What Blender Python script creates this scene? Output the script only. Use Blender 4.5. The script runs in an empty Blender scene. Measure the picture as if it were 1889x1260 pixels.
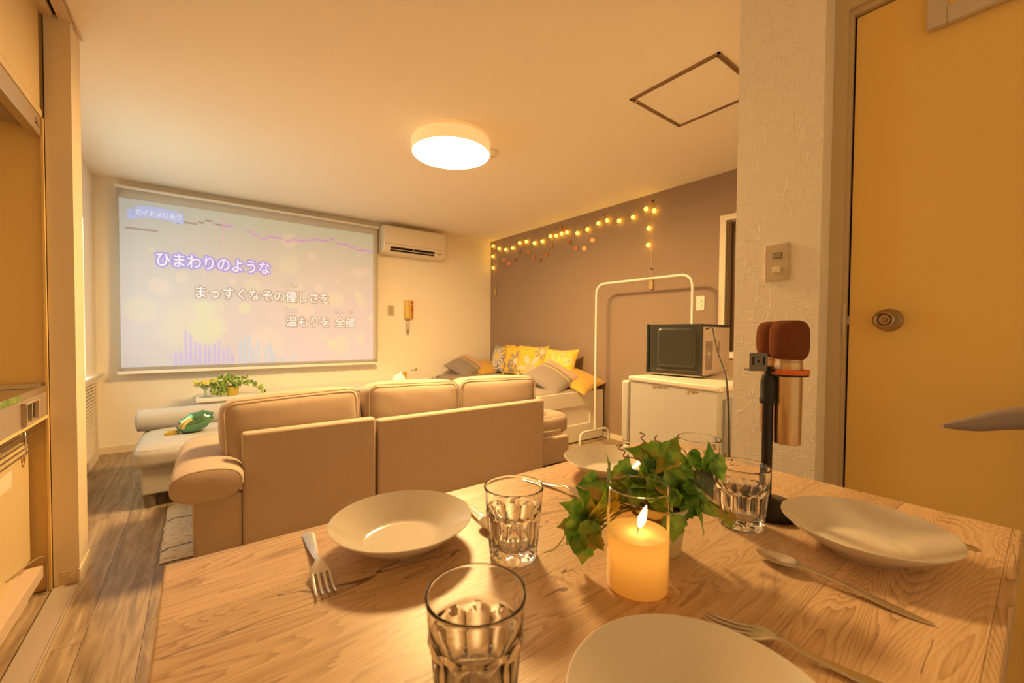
import bpy, bmesh, math, random
from mathutils import Vector, Matrix, Euler
PI = math.pi
R = math.radians
SC = bpy.context.scene
COL = SC.collection
rnd = random.Random(7)

# ------------------------------------------------------------------ camera
def make_camera():
    yaw, pit, rol = R(37.297), R(-1.372), R(0.4447)
    fw = Vector((math.sin(yaw)*math.cos(pit), math.cos(yaw)*math.cos(pit), math.sin(pit)))
    r = Vector((math.cos(yaw), -math.sin(yaw), 0)); u = r.cross(fw)
    r2 = r*math.cos(rol) + u*math.sin(rol); u2 = r2.cross(fw)
    M = Matrix(((r2.x, u2.x, -fw.x, 0), (r2.y, u2.y, -fw.y, 0), (r2.z, u2.z, -fw.z, 1.099), (0, 0, 0, 1)))
    cd = bpy.data.cameras.new('camera'); cam = bpy.data.objects.new('camera', cd)
    COL.objects.link(cam); cam.matrix_world = M
    cd.lens = 14.469; cd.sensor_width = 36; cd.clip_start = 0.02; cd.clip_end = 60
    cd.dof.use_dof = True; cd.dof.focus_distance = 1.35; cd.dof.aperture_fstop = 5.6
    SC.camera = cam
make_camera()

# ------------------------------------------------------------------ world, exposure
W = bpy.data.worlds.new('world'); SC.world = W; W.use_nodes = True
W.node_tree.nodes['Background'].inputs[0].default_value = (1.0, 0.64, 0.28, 1)   # warm fill added through the open rear to brighten the dining corner
W.node_tree.nodes['Background'].inputs[1].default_value = 0.75
SC.view_settings.view_transform = 'Standard'; SC.view_settings.look = 'None'
SC.view_settings.exposure = 0.0; SC.view_settings.gamma = 1.0
SC.view_settings.use_curve_mapping = False
SC.cycles.max_bounces = 14; SC.cycles.diffuse_bounces = 10; SC.cycles.transmission_bounces = 12
SC.cycles.sample_clamp_indirect = 25.0; SC.cycles.use_denoising = True
LAMP_COL = (1.0, 0.63, 0.245); LAMP_S = 205.0
DAY_COL = (0.56, 0.97, 1.0); DAY_S = 2.0

# ------------------------------------------------------------------ materials
MATS = {}
def nodes_of(name):
    m = bpy.data.materials.new(name); m.use_nodes = True
    nt = m.node_tree; return m, nt, nt.nodes, nt.links, nt.nodes['Principled BSDF']
def mat(name, col, rough=0.5, metal=0.0, spec=0.5, bump=0.0, bscale=60, bdetail=3, trans=0.0, ior=1.45,
        emit=None, es=0.0, var=0.0, vscale=6, sheen=0.0, alpha=1.0, sss=0.0, stretch=None, coat=0.0):
    if name in MATS: return MATS[name]
    m, nt, N, L, P = nodes_of(name)
    c = (*col, 1) if len(col) == 3 else col
    P.inputs['Base Color'].default_value = c
    P.inputs['Roughness'].default_value = rough; P.inputs['Metallic'].default_value = metal
    P.inputs['Specular IOR Level'].default_value = spec; P.inputs['IOR'].default_value = ior
    P.inputs['Transmission Weight'].default_value = trans
    P.inputs['Sheen Weight'].default_value = sheen; P.inputs['Alpha'].default_value = alpha
    P.inputs['Coat Weight'].default_value = coat
    if sss: P.inputs['Subsurface Weight'].default_value = sss; P.inputs['Subsurface Scale'].default_value = 0.02
    if emit: P.inputs['Emission Color'].default_value = (*emit, 1); P.inputs['Emission Strength'].default_value = es
    tc = None
    def coord():
        nonlocal tc
        if tc is None:
            t = N.new('ShaderNodeTexCoord'); mp = N.new('ShaderNodeMapping'); L.new(t.outputs['Object'], mp.inputs[0])
            if stretch: mp.inputs['Scale'].default_value = stretch
            tc = mp.outputs[0]
        return tc
    if var:
        n = N.new('ShaderNodeTexNoise'); n.inputs['Scale'].default_value = vscale; n.inputs['Detail'].default_value = 4
        L.new(coord(), n.inputs['Vector'])
        mx = N.new('ShaderNodeMix'); mx.data_type = 'RGBA'; L.new(n.outputs[0], mx.inputs[0])
        mx.inputs[6].default_value = tuple(max(0, v*(1-var)) for v in c[:3]) + (1,)
        mx.inputs[7].default_value = tuple(min(1, v*(1+var)) for v in c[:3]) + (1,)
        L.new(mx.outputs[2], P.inputs['Base Color'])
    if bump:
        n = N.new('ShaderNodeTexNoise'); n.inputs['Scale'].default_value = bscale; n.inputs['Detail'].default_value = bdetail
        L.new(coord(), n.inputs['Vector'])
        b = N.new('ShaderNodeBump'); b.inputs['Strength'].default_value = bump; b.inputs['Distance'].default_value = 0.004
        L.new(n.outputs[0], b.inputs['Height']); L.new(b.outputs[0], P.inputs['Normal'])
    MATS[name] = m; return m

def ramp(N, stops):
    r = N.new('ShaderNodeValToRGB'); e = r.color_ramp.elements
    while len(e) < len(stops): e.new(0.5)
    for k, (p, c) in enumerate(stops): e[k].position = p; e[k].color = (*c, 1)
    return r
def wood(name, stops, plank=None, plen=1.2, along='x', grain=1.0, rough=0.45, knots=0.0, offs=(0, 0, 0), pvar=0.25, seam=0.35, bump=0.15, wave=0.25, mort=.0012):
    """wood with grain running along the given axis; plank = board width"""
    m, nt, N, L, P = nodes_of(name)
    t = N.new('ShaderNodeTexCoord'); mp = N.new('ShaderNodeMapping'); L.new(t.outputs['Object'], mp.inputs[0])
    mp.inputs['Location'].default_value = offs
    if along == 'y': mp.inputs['Rotation'].default_value = (0, 0, -PI/2)
    if along == 'z': mp.inputs['Rotation'].default_value = (0, PI/2, 0)
    v = mp.outputs[0]; vv = v; br = None
    if plank:
        br = N.new('ShaderNodeTexBrick'); L.new(v, br.inputs['Vector'])
        br.inputs['Color1'].default_value = (0, 0, 0, 1); br.inputs['Color2'].default_value = (1, 1, 1, 1)
        br.inputs['Mortar'].default_value = (.5, .5, .5, 1)
        br.inputs['Scale'].default_value = 1; br.inputs['Mortar Size'].default_value = mort
        br.inputs['Brick Width'].default_value = plen; br.inputs['Row Height'].default_value = plank
        br.offset = 0.37; br.inputs['Bias'].default_value = 0
        sc = N.new('ShaderNodeVectorMath'); sc.operation = 'SCALE'; sc.inputs['Scale'].default_value = 7.3
        L.new(br.outputs['Color'], sc.inputs[0])
        ad = N.new('ShaderNodeVectorMath'); ad.operation = 'ADD'; L.new(v, ad.inputs[0]); L.new(sc.outputs[0], ad.inputs[1]); vv = ad.outputs[0]
    def noise(sx, sy, scale, det, dist=0.0):
        q = N.new('ShaderNodeMapping'); q.inputs['Scale'].default_value = (sx, sy, 1); L.new(vv, q.inputs[0])
        n = N.new('ShaderNodeTexNoise'); n.inputs['Scale'].default_value = scale; n.inputs['Detail'].default_value = det
        n.inputs['Distortion'].default_value = dist; L.new(q.outputs[0], n.inputs['Vector']); return n.outputs[0]
    big = noise(0.42, 2.6, 3.2*grain, 3, 0.25)
    # cathedral rings: fractional part of a stretched noise
    mu = N.new('ShaderNodeMath'); mu.operation = 'MULTIPLY'; mu.inputs[1].default_value = 16; L.new(big, mu.inputs[0])
    si = N.new('ShaderNodeMath'); si.operation = 'PINGPONG'; si.inputs[1].default_value = 1.0; L.new(mu.outputs[0], si.inputs[0])
    fine = noise(1.1, 60, 4.5*grain, 6)
    f2 = noise(0.5, 11, 3*grain, 4)
    a = N.new('ShaderNodeMath'); a.operation = 'MULTIPLY_ADD'; a.inputs[1].default_value = wave; L.new(si.outputs[0], a.inputs[0]); L.new(f2, a.inputs[2])
    b = N.new('ShaderNodeMath'); b.operation = 'MULTIPLY_ADD'; b.inputs[1].default_value = 0.62; L.new(fine, b.inputs[0]); L.new(a.outputs[0], b.inputs[2])
    c = N.new('ShaderNodeMapRange'); c.inputs['From Min'].default_value = 0.52 + wave*.3; c.inputs['From Max'].default_value = 1.12 + wave*.55
    L.new(b.outputs[0], c.inputs[0])
    r = ramp(N, stops); L.new(c.outputs[0], r.inputs[0]); colr = r.outputs[0]
    if plank:
        h = N.new('ShaderNodeHueSaturation'); L.new(colr, h.inputs['Color'])
        vr = N.new('ShaderNodeMapRange'); vr.inputs['To Min'].default_value = 1-pvar; vr.inputs['To Max'].default_value = 1+pvar*.6
        L.new(br.outputs['Color'], vr.inputs[0]); L.new(vr.outputs[0], h.inputs['Value'])
        mx = N.new('ShaderNodeMix'); mx.data_type = 'RGBA'; L.new(h.outputs[0], mx.inputs[6]); mx.inputs[7].default_value = (stops[0][1][0]*seam, stops[0][1][1]*seam, stops[0][1][2]*seam, 1)
        L.new(br.outputs['Fac'], mx.inputs[0]); colr = mx.outputs[2]
    if knots:
        q = N.new('ShaderNodeMapping'); q.inputs['Scale'].default_value = (0.9, 2.6, 1); L.new(vv, q.inputs[0])
        dn = N.new('ShaderNodeTexNoise'); dn.inputs['Scale'].default_value = 5; L.new(q.outputs[0], dn.inputs['Vector'])
        am = N.new('ShaderNodeVectorMath'); am.operation = 'MULTIPLY_ADD'; am.inputs[1].default_value = (.25, .25, .25); L.new(dn.outputs['Color'], am.inputs[0]); L.new(q.outputs[0], am.inputs[2])
        w = N.new('ShaderNodeTexVoronoi'); w.feature = 'DISTANCE_TO_EDGE'; w.inputs['Scale'].default_value = 2.4; L.new(am.outputs[0], w.inputs['Vector'])
        kr = N.new('ShaderNodeMapRange'); kr.inputs['From Min'].default_value = 0.0; kr.inputs['From Max'].default_value = 0.02; kr.inputs['To Min'].default_value = knots; kr.inputs['To Max'].default_value = 0
        L.new(w.outputs['Distance'], kr.inputs[0])
        km = N.new('ShaderNodeMath'); km.operation = 'MULTIPLY'; L.new(kr.outputs[0], km.inputs[0]); L.new(f2, km.inputs[1])
        mx = N.new('ShaderNodeMix'); mx.data_type = 'RGBA'; L.new(colr, mx.inputs[6]); mx.inputs[7].default_value = (.10, .05, .025, 1); L.new(km.outputs[0], mx.inputs[0]); colr = mx.outputs[2]
    L.new(colr, P.inputs['Base Color']); P.inputs['Roughness'].default_value = rough
    bp = N.new('ShaderNodeBump'); bp.inputs['Strength'].default_value = bump; bp.inputs['Distance'].default_value = 0.002
    L.new(b.outputs[0], bp.inputs['Height']); L.new(bp.outputs[0], P.inputs['Normal'])
    MATS[name] = m; return m

M_wall = mat('white_wallpaper', (.86, .80, .69), .85, bump=.25, bscale=220)
M_ceil = mat('white_ceiling_paper', (.88, .82, .71), .9, bump=.2, bscale=160)
M_accent = mat('grey_mauve_wallpaper', (.325, .233, .163), .85, bump=.3, bscale=200)
M_trim = mat('ivory_painted_wood', (.74, .64, .48), .5)
M_gold = mat('ochre_painted_steel', (.88, .62, .20), .5, var=.04, vscale=3)
M_jamb = mat('tan_painted_jamb', (.62, .50, .32), .5)
M_white = mat('white_lacquer', (.84, .80, .72), .4)
M_whitem = mat('white_enamelled_metal', (.80, .78, .72), .35)
M_plastic = mat('ivory_plastic', (.78, .72, .58), .4)
M_dark = mat('black_gap', (.012, .008, .005), .8)
M_black = mat('black_metal', (.015, .014, .013), .32, metal=.3)
M_chrome = mat('polished_steel', (.80, .78, .74), .16, metal=1)
M_steel = mat('brushed_steel', (.62, .56, .50), .34, metal=1, bump=.05, bscale=40, stretch=(1, 40, 40))
M_linen = mat('beige_linen', (.455, .345, .262), .92, bump=.35, bscale=420, var=.05, vscale=30, sheen=.15)
M_linen_day = mat('daylit_beige_linen', (.43, .41, .395), .92, bump=.35, bscale=420, var=.05, vscale=20, sheen=.15)  # same linen as the sofa, cool window daylight put into its colour
M_glass = mat('clear_glass', (.98, .98, .97), .0, trans=1, ior=1.47)
M_porc = mat('white_porcelain', (.81, .75, .66), .10, coat=.4)
M_leg = mat('dark_sofa_leg', (.05, .035, .028), .5)
M_brass = mat('brass', (.55, .36, .14), .35, metal=1)

M_floor = wood('oak_floor_planks', [(0, (.20, .135, .08)), (.4, (.30, .212, .132)), (.7, (.38, .28, .182)), (1, (.46, .35, .24))],
               plank=.167, plen=1.25, along='y', rough=.40, pvar=.12, grain=1.1, wave=.30)
def table_wood():
    m, nt, N, L, P = nodes_of('rustic_oak_laminate')
    t = N.new('ShaderNodeTexCoord')
    def mth(op, a, b=None, c=None):
        n = N.new('ShaderNodeMath'); n.operation = op
        for k, v in enumerate((a, b, c)):
            if v is None: continue
            if isinstance(v, (int, float)): n.inputs[k].default_value = v
            else: L.new(v, n.inputs[k])
        return n.outputs[0]
    br = N.new('ShaderNodeTexBrick'); mp0 = N.new('ShaderNodeMapping'); mp0.inputs['Location'].default_value = (1.7, .073, 0); L.new(t.outputs['Object'], mp0.inputs[0]); L.new(mp0.outputs[0], br.inputs['Vector'])
    br.inputs['Color1'].default_value = (0, 0, 0, 1); br.inputs['Color2'].default_value = (1, 1, 1, 1); br.inputs['Mortar'].default_value = (.5, .5, .5, 1)
    br.inputs['Scale'].default_value = 1; br.inputs['Mortar Size'].default_value = .0006; br.inputs['Brick Width'].default_value = 9; br.inputs['Row Height'].default_value = .148; br.inputs['Bias'].default_value = 0
    sc = N.new('ShaderNodeVectorMath'); sc.operation = 'MULTIPLY_ADD'; sc.inputs[1].default_value = (9.1, 4.7, 3.3); L.new(br.outputs['Color'], sc.inputs[0]); L.new(t.outputs['Object'], sc.inputs[2]); vv = sc.outputs[0]
    def noise(sx, sy, scale, det, dist=0.0):
        q = N.new('ShaderNodeMapping'); q.inputs['Scale'].default_value = (sx, sy, 1); L.new(vv, q.inputs[0])
        n = N.new('ShaderNodeTexNoise'); n.inputs['Scale'].default_value = scale; n.inputs['Detail'].default_value = det; n.inputs['Distortion'].default_value = dist
        L.new(q.outputs[0], n.inputs['Vector']); return n.outputs[0]
    big = noise(.6, 3.6, 2.4, 2.2, .35)
    jit = noise(2.5, 60, 3, 3)
    ph = mth('MULTIPLY_ADD', jit, .9, mth('MULTIPLY', big, 46))
    saw = mth('FRACT', ph)                                   # growth rings: slow rise, sharp dark edge
    ring = mth('POWER', saw, 2.6)
    fib = noise(1.6, 150, 3.2, 5)
    tone = noise(.8, 7, 2.6, 3)
    strength = mth('MULTIPLY', ring, mth('MULTIPLY_ADD', tone, 1.1, -.12))
    dark = mth('ADD', mth('MULTIPLY', strength, .78), mth('MULTIPLY_ADD', fib, .62, -.10))
    dark = mth('ADD', dark, mth('MULTIPLY_ADD', tone, .35, -.14))
    r = ramp(N, [(.08, (.78, .56, .355)), (.36, (.62, .415, .24)), (.66, (.44, .265, .14)), (.98, (.22, .115, .052))]); L.new(dark, r.inputs[0])
    h = N.new('ShaderNodeHueSaturation'); L.new(r.outputs[0], h.inputs['Color']); L.new(mth('MULTIPLY_ADD', br.outputs['Color'], .20, .90), h.inputs['Value'])
    cn = noise(1.1, 10, 2.2, 2.5, .4); cm = noise(2.2, 5, 2.0, 1)
    crack = mth('MULTIPLY', mth('LESS_THAN', mth('ABSOLUTE', mth('SUBTRACT', cn, .5)), .0075), mth('GREATER_THAN', cm, .60))
    mx = N.new('ShaderNodeMix'); mx.data_type = 'RGBA'; L.new(mth('MULTIPLY', crack, .8), mx.inputs[0]); L.new(h.outputs[0], mx.inputs[6]); mx.inputs[7].default_value = (.12, .06, .028, 1)
    m2 = N.new('ShaderNodeMix'); m2.data_type = 'RGBA'; L.new(mth('MULTIPLY', br.outputs['Fac'], .6), m2.inputs[0]); L.new(mx.outputs[2], m2.inputs[6]); m2.inputs[7].default_value = (.16, .085, .04, 1)
    L.new(m2.outputs[2], P.inputs['Base Color']); P.inputs['Roughness'].default_value = .37
    b = N.new('ShaderNodeBump'); b.inputs['Strength'].default_value = .22; b.inputs['Distance'].default_value = .0015; b.invert = True; L.new(dark, b.inputs['Height']); L.new(b.outputs[0], P.inputs['Normal'])
    return m
M_table = table_wood()

def wallpaper_relief():
    m, nt, N, L, P = nodes_of('embossed_plaster_wallpaper')
    P.inputs['Base Color'].default_value = (.88, .815, .69, 1); P.inputs['Roughness'].default_value = .8
    t = N.new('ShaderNodeTexCoord'); n = N.new('ShaderNodeTexNoise'); n.inputs['Scale'].default_value = 9; n.inputs['Detail'].default_value = 2
    L.new(t.outputs['Object'], n.inputs['Vector'])
    a = N.new('ShaderNodeVectorMath'); a.operation = 'MULTIPLY_ADD'; a.inputs[1].default_value = (.022, .022, .022)
    L.new(n.outputs['Color'], a.inputs[0]); L.new(t.outputs['Object'], a.inputs[2])
    v = N.new('ShaderNodeTexVoronoi'); v.distance = 'CHEBYCHEV'; v.feature = 'F2'; v.inputs['Scale'].default_value = 27
    v1 = N.new('ShaderNodeTexVoronoi'); v1.distance = 'CHEBYCHEV'; v1.feature = 'F1'; v1.inputs['Scale'].default_value = 27
    v.inputs['Randomness'].default_value = v1.inputs['Randomness'].default_value = .82
    for q in (v, v1): L.new(a.outputs[0], q.inputs['Vector'])
    s = N.new('ShaderNodeMath'); s.operation = 'SUBTRACT'; L.new(v.outputs['Distance'], s.inputs[0]); L.new(v1.outputs['Distance'], s.inputs[1])
    r = N.new('ShaderNodeMapRange'); r.interpolation_type = 'SMOOTHSTEP'; r.inputs['From Max'].default_value = .07; r.inputs['To Min'].default_value = 1; r.inputs['To Max'].default_value = 0
    L.new(s.outputs[0], r.inputs[0])
    nm = N.new('ShaderNodeTexNoise'); nm.inputs['Scale'].default_value = 11; nm.inputs['Detail'].default_value = 1; L.new(t.outputs['Object'], nm.inputs['Vector'])
    mk = N.new('ShaderNodeMapRange'); mk.inputs['From Min'].default_value = .34; mk.inputs['From Max'].default_value = .54; L.new(nm.outputs[0], mk.inputs[0])
    rm = N.new('ShaderNodeMath'); rm.operation = 'MULTIPLY'; L.new(r.outputs[0], rm.inputs[0]); L.new(mk.outputs[0], rm.inputs[1]); r = rm
    n2 = N.new('ShaderNodeTexNoise'); n2.inputs['Scale'].default_value = 55; n2.inputs['Detail'].default_value = 5; L.new(a.outputs[0], n2.inputs['Vector'])
    m2 = N.new('ShaderNodeMath'); m2.operation = 'MULTIPLY_ADD'; m2.inputs[1].default_value = .55; L.new(n2.outputs[0], m2.inputs[0]); L.new(r.outputs[0], m2.inputs[2])
    b = N.new('ShaderNodeBump'); b.inputs['Strength'].default_value = .5; b.inputs['Distance'].default_value = .0022
    L.new(m2.outputs[0], b.inputs['Height']); L.new(b.outputs[0], P.inputs['Normal'])
    return m
M_relief = wallpaper_relief()

# ------------------------------------------------------------------ mesh helpers
def add_box(bm, x0, x1, y0, y1, z0, z1, bev=0.0, seg=2, M=None):
    vs = [bm.verts.new(Vector((x, y, z))) for x in (x0, x1) for y in (y0, y1) for z in (z0, z1)]
    F = [(0, 1, 3, 2), (4, 6, 7, 5), (0, 4, 5, 1), (2, 3, 7, 6), (0, 2, 6, 4), (1, 5, 7, 3)]
    fs = [bm.faces.new([vs[i] for i in f]) for f in F]
    geo = vs
    if bev:
        es = list({e for f in fs for e in f.edges})
        r = bmesh.ops.bevel(bm, geom=es, offset=bev, segments=seg, affect='EDGES', profile=.5)
        geo = list({v for f in r['faces'] for v in f.verts} | {v for v in vs if v.is_valid})
        for f in r['faces']: f.smooth = True
    if M is not None: bmesh.ops.transform(bm, matrix=M, verts=list({v for v in geo if v.is_valid}))
    return geo
def bx(x0, x1, y0, y1, z0, z1, bev=0.0, seg=2, M=None):
    bm = bmesh.new(); add_box(bm, x0, x1, y0, y1, z0, z1, bev, seg, M); return bm
def add_lathe(bm, prof, n=48, c=(0, 0, 0), axis='z', closed=False, M=None):
    """prof: list of (r, z) bottom to top"""
    rings = []; allv = []
    for (r, z) in prof:
        if r < 1e-6: v = [bm.verts.new((0, 0, z))]
        else: v = [bm.verts.new((r*math.cos(2*PI*k/n), r*math.sin(2*PI*k/n), z)) for k in range(n)]
        rings.append(v); allv += v
    pairs = list(zip(rings[:-1], rings[1:]))
    if closed: pairs.append((rings[-1], rings[0]))
    for a, b in pairs:
        for k in range(n):
            k2 = (k+1) % n
            if len(a) == 1 and len(b) == 1: continue
            if len(a) == 1: f = bm.faces.new((a[0], b[k2], b[k]))
            elif len(b) == 1: f = bm.faces.new((a[k], a[k2], b[0]))
            else: f = bm.faces.new((a[k], a[k2], b[k2], b[k]))
            f.smooth = True
    T = Matrix.Translation(c)
    if axis == 'x': T = T @ Matrix.Rotation(PI/2, 4, 'Y')
    if axis == 'y': T = T @ Matrix.Rotation(-PI/2, 4, 'X')
    if M is not None: T = M @ T
    bmesh.ops.transform(bm, matrix=T, verts=allv); return allv
def lathe(prof, n=48, c=(0, 0, 0), axis='z', closed=False, M=None):
    bm = bmesh.new(); add_lathe(bm, prof, n, c, axis, closed, M); return bm
def add_tube(bm, pts, r, n=10, closed=False, cap=True):
    pts = [Vector(p) for p in pts]; K = len(pts); rings = []
    rr = r if isinstance(r, (list, tuple)) else [r]*K
    def tan(i):
        a = pts[(i-1) % K] if (closed or i > 0) else pts[i]; b = pts[(i+1) % K] if (closed or i < K-1) else pts[i]
        return (b-a).normalized()
    t0 = tan(0); up = Vector((0, 0, 1)) if abs(t0.z) < .9 else Vector((1, 0, 0)); nn = t0.cross(up).normalized()
    for i, p in enumerate(pts):
        t = tan(i); nn = (nn - t*nn.dot(t)).normalized(); bb = t.cross(nn)
        rings.append([bm.verts.new(p + (nn*math.cos(2*PI*k/n) + bb*math.sin(2*PI*k/n))*rr[i]) for k in range(n)])
    for i in range(K if closed else K-1):
        a = rings[i]; b = rings[(i+1) % K]
        for k in range(n):
            f = bm.faces.new((a[k], a[(k+1) % n], b[(k+1) % n], b[k])); f.smooth = True
    if cap and not closed:
        bm.faces.new(rings[0][::-1]); bm.faces.new(rings[-1])
    return rings
def tube(pts, r, n=10, closed=False):
    bm = bmesh.new(); add_tube(bm, pts, r, n, closed); return bm
def smooth_path(P, sub=6, closed=False):
    P = [Vector(p) for p in P]; K = len(P); out = []
    for i in range(K if closed else K-1):
        p0 = P[i-1] if (closed or i > 0) else P[i]; p1 = P[i]; p2 = P[(i+1) % K]; p3 = P[(i+2) % K] if (closed or i+2 < K) else p2
        for s in range(sub):
            t = s/sub
            out.append(.5*((2*p1) + (p2-p0)*t + (2*p0-5*p1+4*p2-p3)*t*t + (3*p1-p0-3*p2+p3)*t**3))
    if not closed: out.append(P[-1])
    return out
def round_corners(P, r, n=6):
    P = [Vector(p) for p in P]; out = [P[0]]
    for i in range(1, len(P)-1):
        a = (P[i-1]-P[i]).normalized(); b = (P[i+1]-P[i]).normalized()
        p1 = P[i]+a*r; p2 = P[i]+b*r
        for k in range(n+1):
            t = k/n; out.append((1-t)**2*p1 + 2*t*(1-t)*P[i] + t*t*p2)
    out.append(P[-1]); return out
def obj(name, bm, m, parent=None, shade=None):
    me = bpy.data.meshes.new(name); bmesh.ops.recalc_face_normals(bm, faces=bm.faces)
    for e in bm.edges:
        if len(e.link_faces) == 2 and e.calc_face_angle(0) > R(40): e.smooth = False
    bm.to_mesh(me); bm.free(); o = bpy.data.objects.new(name, me); COL.objects.link(o)
    if m is not None: me.materials.append(m)
    if shade is not None:
        for p in me.polygons: p.use_smooth = shade
    if parent is not None: o.parent = parent
    return o
def struct(name, bm, m, parent=None, shade=None):
    o = obj(name, bm, m, parent, shade)
    if parent is None: o['kind'] = 'structure'
    return o
def tag(o, label, cat, group=None):
    o['label'] = label; o['category'] = cat
    if group: o['group'] = group
    return o
def thing(name, label, cat, loc=(0, 0, 0), rotz=0, group=None):
    o = bpy.data.objects.new(name, None); o.empty_display_size = .05; COL.objects.link(o)
    o.location = loc; o.rotation_euler = (0, 0, rotz); return tag(o, label, cat, group)
def dup(root, loc, rotz=0, label=None):
    r = root.copy(); COL.objects.link(r); r.location = loc; r.rotation_euler = (0, 0, rotz)
    if label: r['label'] = label
    for ch in list(root.children):
        c = ch.copy(); COL.objects.link(c); c.parent = r
        for g in list(ch.children):
            d = g.copy(); COL.objects.link(d); d.parent = c
    return r
def text_bm(s, size, extr=0.0, offset=0.0, align='LEFT', M=None):
    cu = bpy.data.curves.new('txt', 'FONT'); cu.body = s; cu.size = size; cu.extrude = extr; cu.offset = offset
    cu.align_x = align; cu.resolution_u = 3
    o = bpy.data.objects.new('txt', cu); COL.objects.link(o)
    dg = bpy.context.evaluated_depsgraph_get(); me = bpy.data.meshes.new_from_object(o.evaluated_get(dg))
    bm = bmesh.new(); bm.from_mesh(me)
    bpy.data.objects.remove(o); bpy.data.curves.remove(cu); bpy.data.meshes.remove(me)
    if M is not None: bmesh.ops.transform(bm, matrix=M, verts=bm.verts)
    return bm
def merge(*bms):
    out = bmesh.new()
    for b in bms:
        me = bpy.data.meshes.new('tmp'); b.to_mesh(me); b.free(); out.from_mesh(me); bpy.data.meshes.remove(me)
    return out
def softbox(cx, cy, cz, w, d, h, r=.05, bulge=.02, seg=14, M=None, wr=.003, seed=0, pinch=0.0):
    """stuffed cushion: rounded box whose faces bulge, with slight wrinkles"""
    bm = bmesh.new(); bmesh.ops.create_cube(bm, size=2)
    bmesh.ops.subdivide_edges(bm, edges=bm.edges, cuts=seg, use_grid_fill=True)
    rr = random.Random(seed); ph = [rr.uniform(0, 6) for _ in range(6)]
    hs = Vector((w/2, d/2, h/2))
    for v in bm.verts:
        u = v.co.copy()
        # concentrate samples near the edges so the rounding is well resolved
        u = Vector([math.copysign(abs(c)**.75, c) for c in u])
        p = Vector((u.x*hs.x, u.y*hs.y, u.z*hs.z))
        core = Vector([max(-(hs[i]-r), min(hs[i]-r, p[i])) for i in range(3)])
        dlt = p-core
        if dlt.length > 1e-9:
            q = core + dlt.normalized()*min(r, max(abs(dlt.x), abs(dlt.y), abs(dlt.z)))
        else: q = p
        e = [1-abs(u[i])**2.4 for i in range(3)]
        n = Vector((u.x**5*e[1]*e[2], u.y**5*e[0]*e[2], u.z**5*e[0]*e[1]))
        q += n*bulge
        if wr:
            s = math.sin(q.x*23+ph[0]+2*math.sin(q.z*14+ph[1]))*math.sin(q.y*19+ph[2]+math.sin(q.x*31+ph[4]))*math.sin(q.z*25+ph[3])
            q += Vector((dlt.x, dlt.y, dlt.z)).normalized()*s*wr if dlt.length > 1e-9 else Vector()
        v.co = q
    for f in bm.faces: f.smooth = True
    T = Matrix.Translation((cx, cy, cz))
    if M is not None: T = M @ T
    bmesh.ops.transform(bm, matrix=T, verts=bm.verts); return bm
def rrect(cx, cy, w, h, r, n=6):
    P = []
    for sx, sy, a0 in ((1, 1, 0), (-1, 1, 90), (-1, -1, 180), (1, -1, 270)):
        for k in range(n+1):
            a = R(a0+90*k/n); P.append((cx+sx*(w/2-r)+r*math.cos(a), cy+sy*(h/2-r)+r*math.sin(a)))
    return P
def throw_pillow(name, w, h, t, m, loc, eul, label, group, seed=0):
    """knife edged square cushion; local x width, local z height, y thickness"""
    n = 22; bm = bmesh.new(); g = {}; rr = random.Random(seed); ph = [rr.uniform(0, 6) for _ in range(4)]
    for s in (-1, 1):
        for i in range(n+1):
            for j in range(n+1):
                if s == 1 and (i in (0, n) or j in (0, n)): g[s, i, j] = g[-1, i, j]; continue
                u = 2*i/n-1; v = 2*j/n-1
                # edges draw in between the corners
                x = w/2*u*(1-.10*(1-u*u)*0-.09*(1-v*v)*abs(u)**1.5); z = h/2*v*(1-.09*(1-u*u)*abs(v)**1.5)
                th = t/2*((1-abs(u)**2.2)*(1-abs(v)**2.2))**.42
                th += .004*math.sin(7*u+ph[0]+2*v)*math.sin(6*v+ph[1])*(1-u*u)*(1-v*v)
                g[s, i, j] = bm.verts.new((x, s*th, z))
    for s in (-1, 1):
        for i in range(n):
            for j in range(n):
                q = [g[s, i, j], g[s, i+1, j], g[s, i+1, j+1], g[s, i, j+1]]
                if s == 1: q.reverse()
                f = bm.faces.new(q); f.smooth = True
    o = obj(name, bm, m); tilt_, roll_, yaw_ = eul
    o.matrix_world = Matrix.Translation(loc) @ Matrix.Rotation(yaw_, 4, 'Z') @ Matrix.Rotation(tilt_, 4, 'X') @ Matrix.Rotation(roll_, 4, 'Y')
    return tag(o, label, 'cushion', group)

# ================================================================== SETTING
struct('floor', bx(-1.35, 3.5, -1.35, 5.1, -.06, 0), M_floor)
struct('ceiling', bx(-1.35, 3.5, -1.35, 5.1, 2.4, 2.46), M_ceil)
struct('wall_back', bx(-.8, 3.5, 4.98, 5.08, 0, 2.4), M_wall)
bm = bmesh.new()
add_box(bm, 3.395, 3.5, 1.609, 4.98, 0, 2.4); add_box(bm, 3.395, 3.5, .5, .76, 0, 2.4)
add_box(bm, 3.395, 3.5, .76, 1.609, 0, .95); add_box(bm, 3.395, 3.5, .76, 1.609, 2.005, 2.4)
struct('wall_right', bm, M_accent)
bm = bmesh.new()
add_box(bm, -.80, -.70, 2.70, 3.30, 0, 2.4); add_box(bm, -.80, -.70, 4.54, 4.98, 0, 2.4)
add_box(bm, -.80, -.70, 3.30, 4.54, 0, .72); add_box(bm, -.80, -.70, 3.30, 4.54, 1.95, 2.4)
struct('wall_left', bm, M_wall)
struct('wall_left_corner', bx(-.495, -.418, 2.526, 2.70, 0, 2.4), mat('cream_jamb', (.74, .62, .44), .6))
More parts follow.
